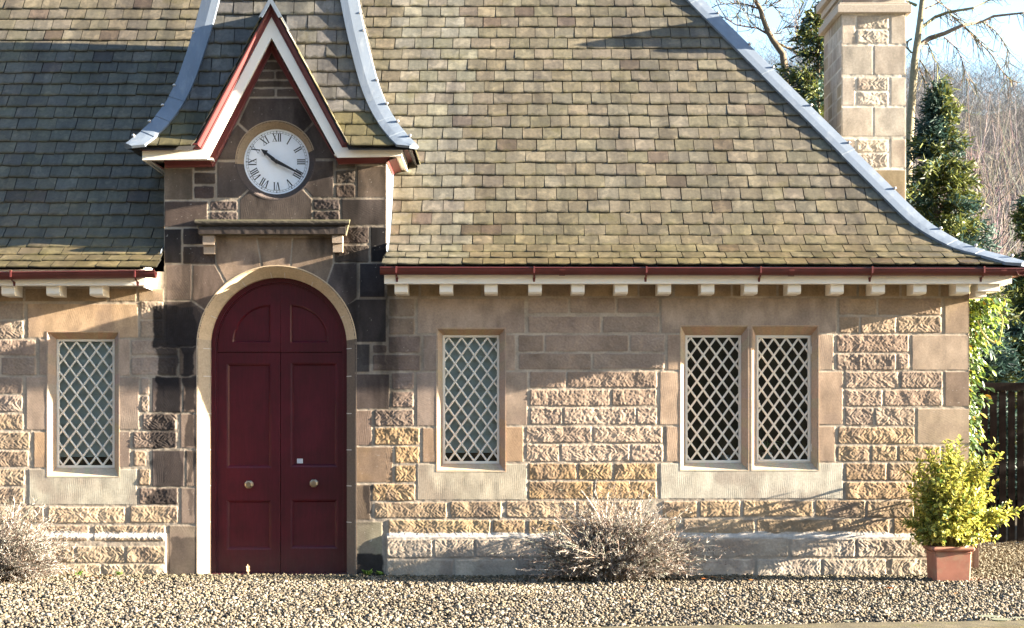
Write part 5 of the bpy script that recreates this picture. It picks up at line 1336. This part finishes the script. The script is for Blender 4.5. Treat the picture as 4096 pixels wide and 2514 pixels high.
# climber on the end wall
cl = thing('climbing_shrub', 'leafy climber with bright yellow-green leaves on the end wall under the eave', 'climber', (XR + .1, .4, 0))
rng = np.random.default_rng(31); mb = MB(); P, A, Nn, Ls, Ws, Cc = [], [], [], [], [], []
for k in range(9):
    x0 = XR + .03 + rng.random() * .03; y0 = rng.uniform(.3, .9); top = rng.uniform(2.2, 2.9); sw = rng.uniform(0, 6)
    pts = [(x0 + .03 * math.sin(sw + t * 5) + (.22 * max(0, t - .55) * rng.random()), y0 + .08 * math.sin(sw * 2 + t * 4), top * t) for t in np.linspace(0, 1, 9)]
    mb.tube(pts, [.014, .013, .012, .011, .010, .008, .006, .005, .003], 5, (.05, .038, .022), False)
for k in range(3000):
    z = 2.93 - rng.random() ** 1.6 * 1.75; up = np.clip((z - 2.15) / .7, 0, 1); x = XR + .03 + abs(rng.normal(0, .10 + .2 * up)) ; y = rng.uniform(.24, 1.0)
    if z > 2.86 and x < XR + .06: x += .08
    if x > XR + .50: x = XR + .1 + .35 * rng.random()
    P.append((x, y, z)); A.append(np.array((.5, -.35, -.75)) + rng.normal(0, .5, 3)); Nn.append(np.array((.5, -.5, .5)) + rng.normal(0, .4, 3)); l = rng.uniform(.05, .10); Ls.append(l); Ws.append(l * rng.uniform(.38, .5))
    r_ = rng.random(); c = np.array((.17, .24, .035)) if r_ < .35 + .25 * up else np.array((.045, .085, .028))
    if rng.random() < .03: c = np.array((.45, .26, .03))
    Cc.append(c * rng.uniform(.7, 1.3))
pts = [at(2330, 850, .3), at(2345, 872, .2), at(2368, 882, .2), at(2390, 880, .2), at(2400, 862, .2), at(2407, 835, .2), at(2403, 822, .2)]
pts = [(p[0], p[1], p[2] + .15) for p in pts]
pts = [at(2352, 773, .3), at(2362, 798, .2), at(2375, 815, .2), at(2392, 825, .2), at(2404, 821, .2), at(2409, 800, .2), at(2412, 770, .2), at(2408, 758, .2)]
mb.tube(pts, .009, 6, (.30, .30, .12))
mb.build('stems', M['bark'], cl, col=True)
V, Fv, C = leaf_cards(np.array(P), np.array(A), np.array(Nn), np.array(Ls), np.array(Ws), np.array(Cc), np.array(Cc) * 1.15); np_mesh('foliage', V, Fv, M['leaf'], cl, C); recenter(cl)

# trees behind
def conifer(name, label, x, y, h, r0, seed, n_b=90, blue=.5, zmin=.6, dens=70, group=None, shape=1.0, droop=.25):
    z0 = float(terrain_z(np.array(x), np.array(y))); root = thing(name, label, 'tree', (x, y, z0), group); rng = np.random.default_rng(seed)
    mb = MB(); lean = rng.normal(0, .01, 2)
    mb.tube([(x + lean[0] * t * h, y + lean[1] * t * h, z0 + h * t) for t in np.linspace(0, 1, 9)], [.09 * (1 - t) * h / 7 + .008 for t in np.linspace(0, 1, 9)], 7, (.10, .075, .055)); mb.build('trunk', M['bark'], root, col=True)
    mb = MB(); P, A, Ls, Ws, Cs = [], [], [], [], []
    n_b = int(n_b * 1.7)
    for k in range(n_b):
        t = (k + rng.random()) / n_b; z = zmin + (h - zmin) * t; rl = r0 * (1 - t) ** shape * rng.uniform(.35, 1.2) + .06; ris = rng.uniform(-.15, .45); th = rng.uniform(0, 2 * math.pi)
        d = np.array((math.cos(th), math.sin(th), 0)); b = np.array((x, y, z0 + z))
        pts = [b + d * rl * q + np.array((0, 0, -droop * rl * q * q + ris * rl * q)) for q in np.linspace(0, 1, 5)]
        mb.tube([tuple(p) for p in pts], [.018, .014, .010, .007, .003], 4, (.10, .075, .055), False)
        nl = int(dens * (rl / r0 + .15) * 2.2); tint = rng.random()
        for j in range(nl):
            q = rng.random() ** .7; u = q * 4; a_ = min(int(u), 3); f = u - a_; p = pts[a_] * (1 - f) + pts[a_ + 1] * f
            side = np.array((-d[1], d[0], 0)) * rng.choice((-1, 1)); ax = d * .6 + side * rng.uniform(.1, .9) + np.array((0, 0, rng.normal(-.05, .55)))
            P.append(p + rng.normal(0, .06, 3)); A.append(ax); Ls.append(rng.uniform(.08, .2) * (1.1 - q * .35)); Ws.append(rng.uniform(.016, .034))
            bl_c = np.array((.030, .062, .052)); gr_c = np.array((.085, .10, .022)); m_ = 1 if tint > blue and rng.random() < .8 else 0
            Cs.append((gr_c if m_ else bl_c) * rng.uniform(.6, 1.5))
    mb.build('branches', M['bark'], root, col=True)
    V, Fv, C = blades(np.array(P), np.array(A), np.array(Ls), np.array(Ws), np.array(Cs), rng); np_mesh('crown', V, Fv, M['needle'], root, C); recenter(root)
conifer('conifer_tree', 'dark blue-green conifer right of the chimney', 7.22, 10, 7.2, 1.9, 41, 150, .5, .6, 140, None, .8)
conifer('conifer_tree', 'slender green conifer behind the roof left of the chimney', 4.98, 9, 8.25, 2.1, 42, 140, .25, 1.5, 85, None, .8, .1)
conifer('evergreen_shrub', 'dark evergreen behind the slatted gate beside the climber', 7.02, 7, 3.35, .5, 43, 60, .95, .2, 90, None, .4)
conifer('evergreen_shrub', 'tall leafy evergreen at the right edge beyond the gate', 9.25, 11.5, 5.5, .75, 44, 70, .5, .3, 110, None, .4)
conifer('evergreen_shrub', 'small yellow-green evergreen among the bare scrub at the right edge', 10.1, 15, 4.2, .9, 47, 50, .1, .3, 60, None, .6)

def bare_tree(name, label, limbs, seed, twig_n=60, twig_len=.6, col=(.30, .26, .19), group=None, hook=False, base=None):
    """limbs: list of (points, r0, r1)"""
    root = thing(name, label, 'tree', base or limbs[0][0][0], group); rng = random.Random(seed)
    mb = MB(); p, r0, r1 = limbs[0]; n = len(p); mb.tube(p, [r0 + (r1 - r0) * i / (n - 1) for i in range(n)], 9, col); mb.build('trunk', M['bark'], root, col=True, smooth=True)
    mb = MB()
    for p, r0, r1 in limbs[1:]:
        n = len(p); mb.tube(p, [r0 + (r1 - r0) * i / (n - 1) for i in range(n)], 6, tuple(c * rng.uniform(.8, 1.1) for c in col))
        tot = sum((Vector(p[i + 1]) - Vector(p[i])).length for i in range(n - 1))
        for k in range(int(twig_n * tot)):
            i = rng.randrange(n - 1); f = rng.random(); a = Vector(p[i]).lerp(Vector(p[i + 1]), f); d = (Vector(p[i + 1]) - Vector(p[i])).normalized()
            sd = Vector((rng.gauss(0, 1), rng.gauss(0, 1), rng.gauss(0, 1))).normalized(); L = twig_len * rng.uniform(.3, 1.2)
            if hook:
                q = [a, a + (d * .25 + sd * .35 + Vector((0, 0, -.35))) * L, a + (d * .45 + sd * .6 + Vector((0, 0, -.55))) * L, a + (d * .7 + sd * .8 + Vector((0, 0, -.50))) * L, a + (d * .85 + sd * .95 + Vector((0, 0, -.25))) * L]
            else:
                q = [a, a + (d * .5 + sd * .4) * L * .5, a + (d * .7 + sd * .55 + Vector((0, 0, .15))) * L, a + (d * .8 + sd * .7 + Vector((0, 0, .45))) * L * 1.3]
            cc = tuple(c * rng.uniform(.8, 1.25) for c in col)
            mb.tube(q, [.008, .006, .004, .0025, .0018][:len(q)], 3, cc, False)
            if not hook:
                for s_ in range(2):
                    b = q[1 + s_]; e2 = b + Vector((rng.gauss(0, .4), rng.gauss(0, .4), rng.gauss(.2, .3))) * L * .6; mb.tube([b, (b + e2) / 2 + Vector((0, 0, .02)), e2], [.004, .003, .0015], 3, cc, False)
    mb.build('branches', M['bark'], root, col=True); recenter(root)
def pl(pts, y, wob=0.0): return [at(a, b, y + (wob * math.sin(i * 1.7))) for i, (a, b) in enumerate(pts)]
Z1 = lambda x, y: (2105 + x / 2.285, y / 2.285)
zz = lambda pts: [Z1(*p) for p in pts]
yT = 13
trunk = [(7.55, yT, terrain_z(np.array(7.5), np.array(yT)).item())] + pl([(2184, 700), (2183, 420), (2190, 290), (2200, 150), (2212, 60), (2224, -40), (2236, -160)], yT)
lim = [(trunk, .105, .04)]
for pts, r0, r1 in [([(250, 155), (330, 95), (400, 68), (540, 45), (620, 5), (700, -40)], .035, .012), ([(235, 255), (300, 210), (380, 185), (480, 140), (590, 120), (650, 90), (810, 72), (900, 60)], .05, .012),
    ([(400, 68), (450, 110), (540, 190), (640, 280), (740, 350)], .014, .004), ([(590, 120), (650, 160), (700, 220), (740, 290), (735, 345), (705, 358)], .012, .004), ([(480, 140), (560, 220), (640, 300), (690, 380), (740, 440), (780, 452)], .014, .004),
    ([(235, 255), (290, 240), (320, 310), (360, 390), (430, 440)], .014, .004), ([(380, 205), (450, 270), (480, 340), (500, 430), (560, 465)], .013, .004), ([(245, 330), (290, 400), (330, 470), (400, 520), (460, 560)], .012, .004), ([(240, 370), (270, 440), (300, 500), (360, 560), (440, 640)], .012, .004),
    ([(200, 290), (165, 255), (130, 250)], .02, .006), ([(200, 215), (165, 235), (120, 190)], .02, .006), ([(225, 30), (180, 10), (130, -30)], .03, .01), ([(330, 0), (420, 60), (500, 130)], .012, .004), ([(250, 60), (340, 20), (420, -60)], .02, .008)]:
    lim.append((pl(zz(pts), yT, .15), r0, r1))
bare_tree('bare_tree', 'bare smooth-trunked tree with drooping twigs right of the chimney', lim, 51, 20, .32, (.20, .175, .12), None, True)
Z2 = lambda x, y: (1683.7 + x / 5.028, y / 5.028)
z2 = lambda pts: [Z2(*p) for p in pts]
yT = 11
trunk = [(5.3, yT, 0.1)] + pl([(1925, 700), (1905, 300), (1883, 130), (1875, 119), (1859, 97), (1847, 76), (1837, 50), (1827, 18), (1815, 0), (1795, -60)], yT)
lim = [(trunk, .075, .03)]
for pts, r0, r1 in [([(810, 410), (690, 340), (560, 325), (430, 300), (300, 220), (180, 190)], .03, .008), ([(880, 490), (1070, 590), (1250, 660), (1450, 760)], .035, .012), ([(700, 105), (560, 55), (400, 40), (220, 60), (100, 110)], .025, .006), ([(720, 90), (830, 20), (960, 150), (1040, 330)], .016, .004), ([(770, 250), (640, 180), (620, 100), (660, 0)], .014, .004), ([(500, 50), (470, 160), (440, 250)], .01, .003), ([(1180, 660), (1170, 400), (1200, 200), (1200, -50)], .014, .006), ([(740, 150), (900, 40), (1100, -60)], .016, .004), ([(860, 430), (1000, 350), (1180, 300), (1400, 180)], .014, .003), ([(690, 340), (560, 200), (480, 60), (420, -60)], .014, .003)]:
    lim.append((pl(z2(pts), yT, .12), r0 * .6, r1 * .6))
bare_tree('bare_tree', 'bare tree with fine arching twigs behind the hip left of the chimney', lim, 52, 20, .45, (.13, .105, .075))

def sapling(x, y, h, seed, label, group, col):
    rng = random.Random(seed); z0 = float(terrain_z(np.array(x), np.array(y))); lims = []
    tr_ = [(x + .03 * h * math.sin(i * 1.3 + seed), y, z0 + h * i / 5) for i in range(6)]; lims.append((tr_, .012 * h ** .8, .004 * h ** .5))
    for k in range(16):
        t = rng.uniform(.12, .9); b = Vector(tr_[0]).lerp(Vector(tr_[-1]), t); th = rng.uniform(0, 6.28); L = h * (1 - t * .7) * rng.uniform(.25, .5); d = Vector((math.cos(th), math.sin(th), 0))
        lims.append(([tuple(b), tuple(b + d * L * .3 + Vector((0, 0, L * .3))), tuple(b + d * L * .55 + Vector((0, 0, L * .75))), tuple(b + d * L * .7 + Vector((0, 0, L * 1.15)))], .005 * h ** .8, .003))
    bare_tree('bare_sapling', label, lims, seed, 7.0, h * .14, col, group)
sp = [(9.3, 16, 5.2), (10.3, 18.5, 5.0), (11.2, 20, 6.2), (10.6, 23, 6.8), (12.4, 24, 7.0), (11.6, 27, 7.5), (13.6, 28, 8.2), (12.6, 32, 8.0), (14.4, 33, 9.5), (13.2, 37, 8.5), (15.2, 38, 9.0), (9.9, 14, 3.4), (8.9, 14.5, 3.2), (10.9, 16, 3.6), (9.6, 20, 4.5), (11.9, 19, 4.2)]
for i, (x, y, h) in enumerate(sp):
    sapling(x, y, h, 60 + i, 'bare pinkish sapling in the scrub on the slope behind the gate', 'bare saplings on the slope behind the gate', random.Random(i).choice([(.155, .135, .125), (.20, .175, .16), (.12, .10, .088)]))
# undergrowth and the far wood on the hill
rng = np.random.default_rng(77)
def brush(n, xr, yr, hr, cols, seed, per=26, sp_=.35, wk=.010, lk=1.0):
    rng = np.random.default_rng(seed); x = rng.uniform(*xr, n); y = rng.uniform(*yr, n); x = x * (y + DC) ; z = terrain_z(x, y); h = rng.uniform(*hr, n)
    P = np.repeat(np.stack([x, y, z], 1), per, 0); hh = np.repeat(h, per); t = rng.random(len(P)) ** .8
    A = np.stack([rng.normal(0, sp_, len(P)), rng.normal(0, sp_, len(P)), np.ones(len(P))], 1); A = unit(A)
    P = P + np.stack([rng.normal(0, .13, len(P)) * hh * (.3 + t), rng.normal(0, .13, len(P)) * hh * (.3 + t), t * hh * .75], 1)
    L = lk * hh * rng.uniform(.15, .45, len(P)); W = wk * hh * rng.uniform(.5, 1.4, len(P)); c = np.array(cols)[rng.integers(0, len(cols), n)]; C = np.repeat(c, per, 0) * rng.uniform(.7, 1.3, (len(P), 1))
    return blades(P, A, L, W, C, rng)
V, Fv, C = brush(520, (.24, .40), (13, 46), (.9, 2.6), [(.13, .10, .07), (.16, .13, .098), (.095, .072, .052), (.18, .155, .128)], 78, 60, 1.1, .0055, .55)
tag(np_mesh('undergrowth', V, Fv, M['dryleaf'], None, C), 'brown dead bracken and brambles on the slope behind the gate', 'undergrowth', kind='stuff')
V, Fv, C = brush(1500, (.12, .36), (62, 225), (6, 11), [(.075, .077, .095), (.085, .083, .092), (.062, .065, .078), (.09, .084, .082), (.075, .079, .070)], 79, 230, 1.0, .003, .4)  # bluish twig colours stand in for distant haze
tag(np_mesh('woodland', V, Fv, M['dryleaf'], None, C), 'mauve bare winter wood covering the far hillside', 'woodland', kind='stuff')

# =================================================================== gate, post, small things
gate = thing('slatted_gate', 'dark brown slatted timber gate beyond the building corner', 'gate', (6.6, 4.7, 0))
def gx_(px): return (px - VX) / F * 21.7
def gz_(py): return HC + (VY - py) / F * 21.7
zt, zb = gz_(921), gz_(1303)
mb = MB(); mb.box(gx_(2300), 9.6, 4.66, 4.74, zt - .11, zt, .006); mb.build('top_rail', M['timber'], gate)
mb = MB(); mb.box(gx_(2300), 9.6, 4.735, 4.775, .45, .57, .004); mb.build('lower_rail', M['timber'], gate)
x = gx_(2316)
while x < 9.4:
    mb = MB(); mb.box(x, x + .088, 4.685, 4.715, zb + random.uniform(-.01, .01), zt - .112, .003); mb.build('slat', M['timber'], gate); x += .121
mb = MB(); mb.box(gx_(2352), 9.6, 4.55, 4.78, zb - .09, zb - .015, .006); mb.build('sill', M['concrete'], gate); recenter(gate)
pst = thing('wooden_post', 'short weathered timber post behind the terracotta pot', 'post', (5.17, .87, 0))
mb = MB(); mb.box(5.14, 5.20, .84, .90, -.02, .56, .004); mb.box(5.136, 5.204, .836, .904, .561, .575, .002); mb.build('post_shaft', M['post'], pst); recenter(pst)

# weeds and fallen leaves
def weed(x, y, s, seed, label):
    root = thing('weed', label, 'weed', (x, y, 0), 'weeds at the foot of the wall'); rng = np.random.default_rng(seed); n = 34
    th = rng.uniform(0, 6.28, n); A = np.stack([np.cos(th), np.sin(th), rng.uniform(.2, 1.4, n)], 1); P = np.array((x, y, .015)) + A * rng.uniform(0, .5, (n, 1)) * s; l = rng.uniform(.4, .9, n) * s
    c = np.array((.09, .16, .03)) * rng.uniform(.7, 1.5, (n, 1)); V, Fv, C = leaf_cards(P, A, np.array((0, 0, 1.)) + rng.normal(0, .3, (n, 3)), l, l * .55, c, c * 1.2); np_mesh('leaves', V, Fv, M['leaf'], root, C); recenter(root)
weed(*[(885 - VX) / F * 16.9, -.12], .065, 1, 'small green weed on the gravel at the right foot of the doorway'); weed((915 - VX) / F * 16.9, -.14, .05, 4, 'smaller green weed just right of the weed by the doorway')
weed((478 / 2.463 - 5 - VX) / F * 16.85, -.15, .05, 2, 'green weed at the wall foot between the lavender and the door, nearer the lavender'); weed((285 - VX) / F * 16.85, -.13, .045, 3, 'green weed at the wall foot between the lavender and the door, nearer the door')
def fallen(x, y, s, ang, col, label, up=0.0):
    mb = MB(); pts = [(0, -.5), (.18, -.3), (.42, -.28), (.30, 0), (.46, .22), (.2, .26), (.0, .55), (-.2, .24), (-.44, .2), (-.3, -.02), (-.42, -.3), (-.16, -.28)]
    vs = [(0, 0, .03 + .006)]
    for a, b in pts:
        xx, yy = a * s, b * s; zz_ = .034 + .25 * abs(a) * s + (up * (b + .5) * s)
        if up: xx *= .45; yy *= .3
        vs.append((xx * math.cos(ang) - yy * math.sin(ang), xx * math.sin(ang) + yy * math.cos(ang), zz_))
    if up: pts = pts
    if up: vs[0] = (0, 0, .034 + up * .5 * s)
    mb.add(vs, [(0, i + 1, (i + 1) % len(pts) + 1) for i in range(len(pts))], col); o = mb.build('fallen_leaf', M['leaf'], None, col=True); o.location = (x, y, 0)
    tag(o, label, 'leaf', 'fallen leaves on the gravel'); return o
rg = random.Random(9)
for px, py in ((215, 1395), (232, 1399), (105, 1404), (345, 1410), (262, 1393), (1375, 1393), (1388, 1396), (1695, 1401), (1715, 1397), (1740, 1400), (1810, 1404), (1545, 1420), (2280, 1405), (2300, 1437), (1500, 1450), (2115, 1437), (2140, 1424)):
    z = HC * F / (py - VY); x = (px - VX) / F * z
    fallen(x, min(z - DC, -.08), rg.uniform(.05, .085), rg.uniform(0, 6), rg.choice([(.42, .14, .04), (.36, .17, .06), (.30, .12, .05), (.48, .20, .05)]), 'small curled orange-brown fallen leaf lying on the gravel')
fallen((596 - VX) / F * 16.8, -.18, .10, .4, (.48, .30, .16), 'pale tan dead leaf standing on edge before the left door leaf', 1.0)

# hedge that shades the gate, outside the picture to the right
conifer('evergreen_tree', 'broad dark evergreen right of the gate shading it', 12.5, 4.9, 4.4, 1.9, 91, 90, .9, .1, 110, 'evergreens shading the gate', .35)
conifer('evergreen_tree', 'dark evergreen behind the broad one right of the gate', 13.5, 7.0, 4.2, 1.7, 92, 80, .9, .1, 110, 'evergreens shading the gate', .35)

# =================================================================== light, sky, camera
PHI, EL = R(5.0), R(12.85)
sd = Vector((math.cos(PHI) * math.cos(EL), -math.sin(PHI) * math.cos(EL), math.sin(EL)))
L = bpy.data.lights.new('sun', 'SUN'); L.energy = 5.0; L.angle = R(0.5); L.color = (1.0, .86, .67)
so = bpy.data.objects.new('sun', L); COL.objects.link(so); so.rotation_euler = sd.to_track_quat('Z', 'Y').to_euler(); so.location = sd * 30
w = bpy.data.worlds.new('World'); S.world = w; w.use_nodes = True; nt = w.node_tree; bg = nt.nodes['Background']
sky = nt.nodes.new('ShaderNodeTexSky'); sky.sky_type = 'NISHITA'; sky.sun_disc = False; sky.sun_elevation = EL; sky.sun_rotation = math.atan2(sd.x, sd.y); sky.altitude = 100; sky.air_density = 1.0; sky.dust_density = 0.7; sky.ozone_density = 1.5
nt.links.new(sky.outputs[0], bg.inputs['Color']); bg.inputs['Strength'].default_value = 0.05
cam = bpy.data.cameras.new('camera'); co = bpy.data.objects.new('camera', cam); COL.objects.link(co); S.camera = co
cam.sensor_width = 36; cam.lens = F / 2463 * 36; cam.shift_x = (1231.5 - VX) / 2463; cam.shift_y = (VY - 755.7) / 2463; cam.clip_end = 2000; cam.clip_start = .1
co.location = (0, -DC, HC); co.rotation_euler = (R(90), 0, 0)
S.view_settings.view_transform = 'Standard'; S.view_settings.look = 'None'; S.view_settings.exposure = 3.55; S.view_settings.gamma = 1
S.render.engine = 'CYCLES'
S.cycles.use_denoising = True
S.cycles.max_bounces = 6; S.cycles.diffuse_bounces = 3; S.cycles.transparent_max_bounces = 8; S.cycles.sample_clamp_indirect = 6
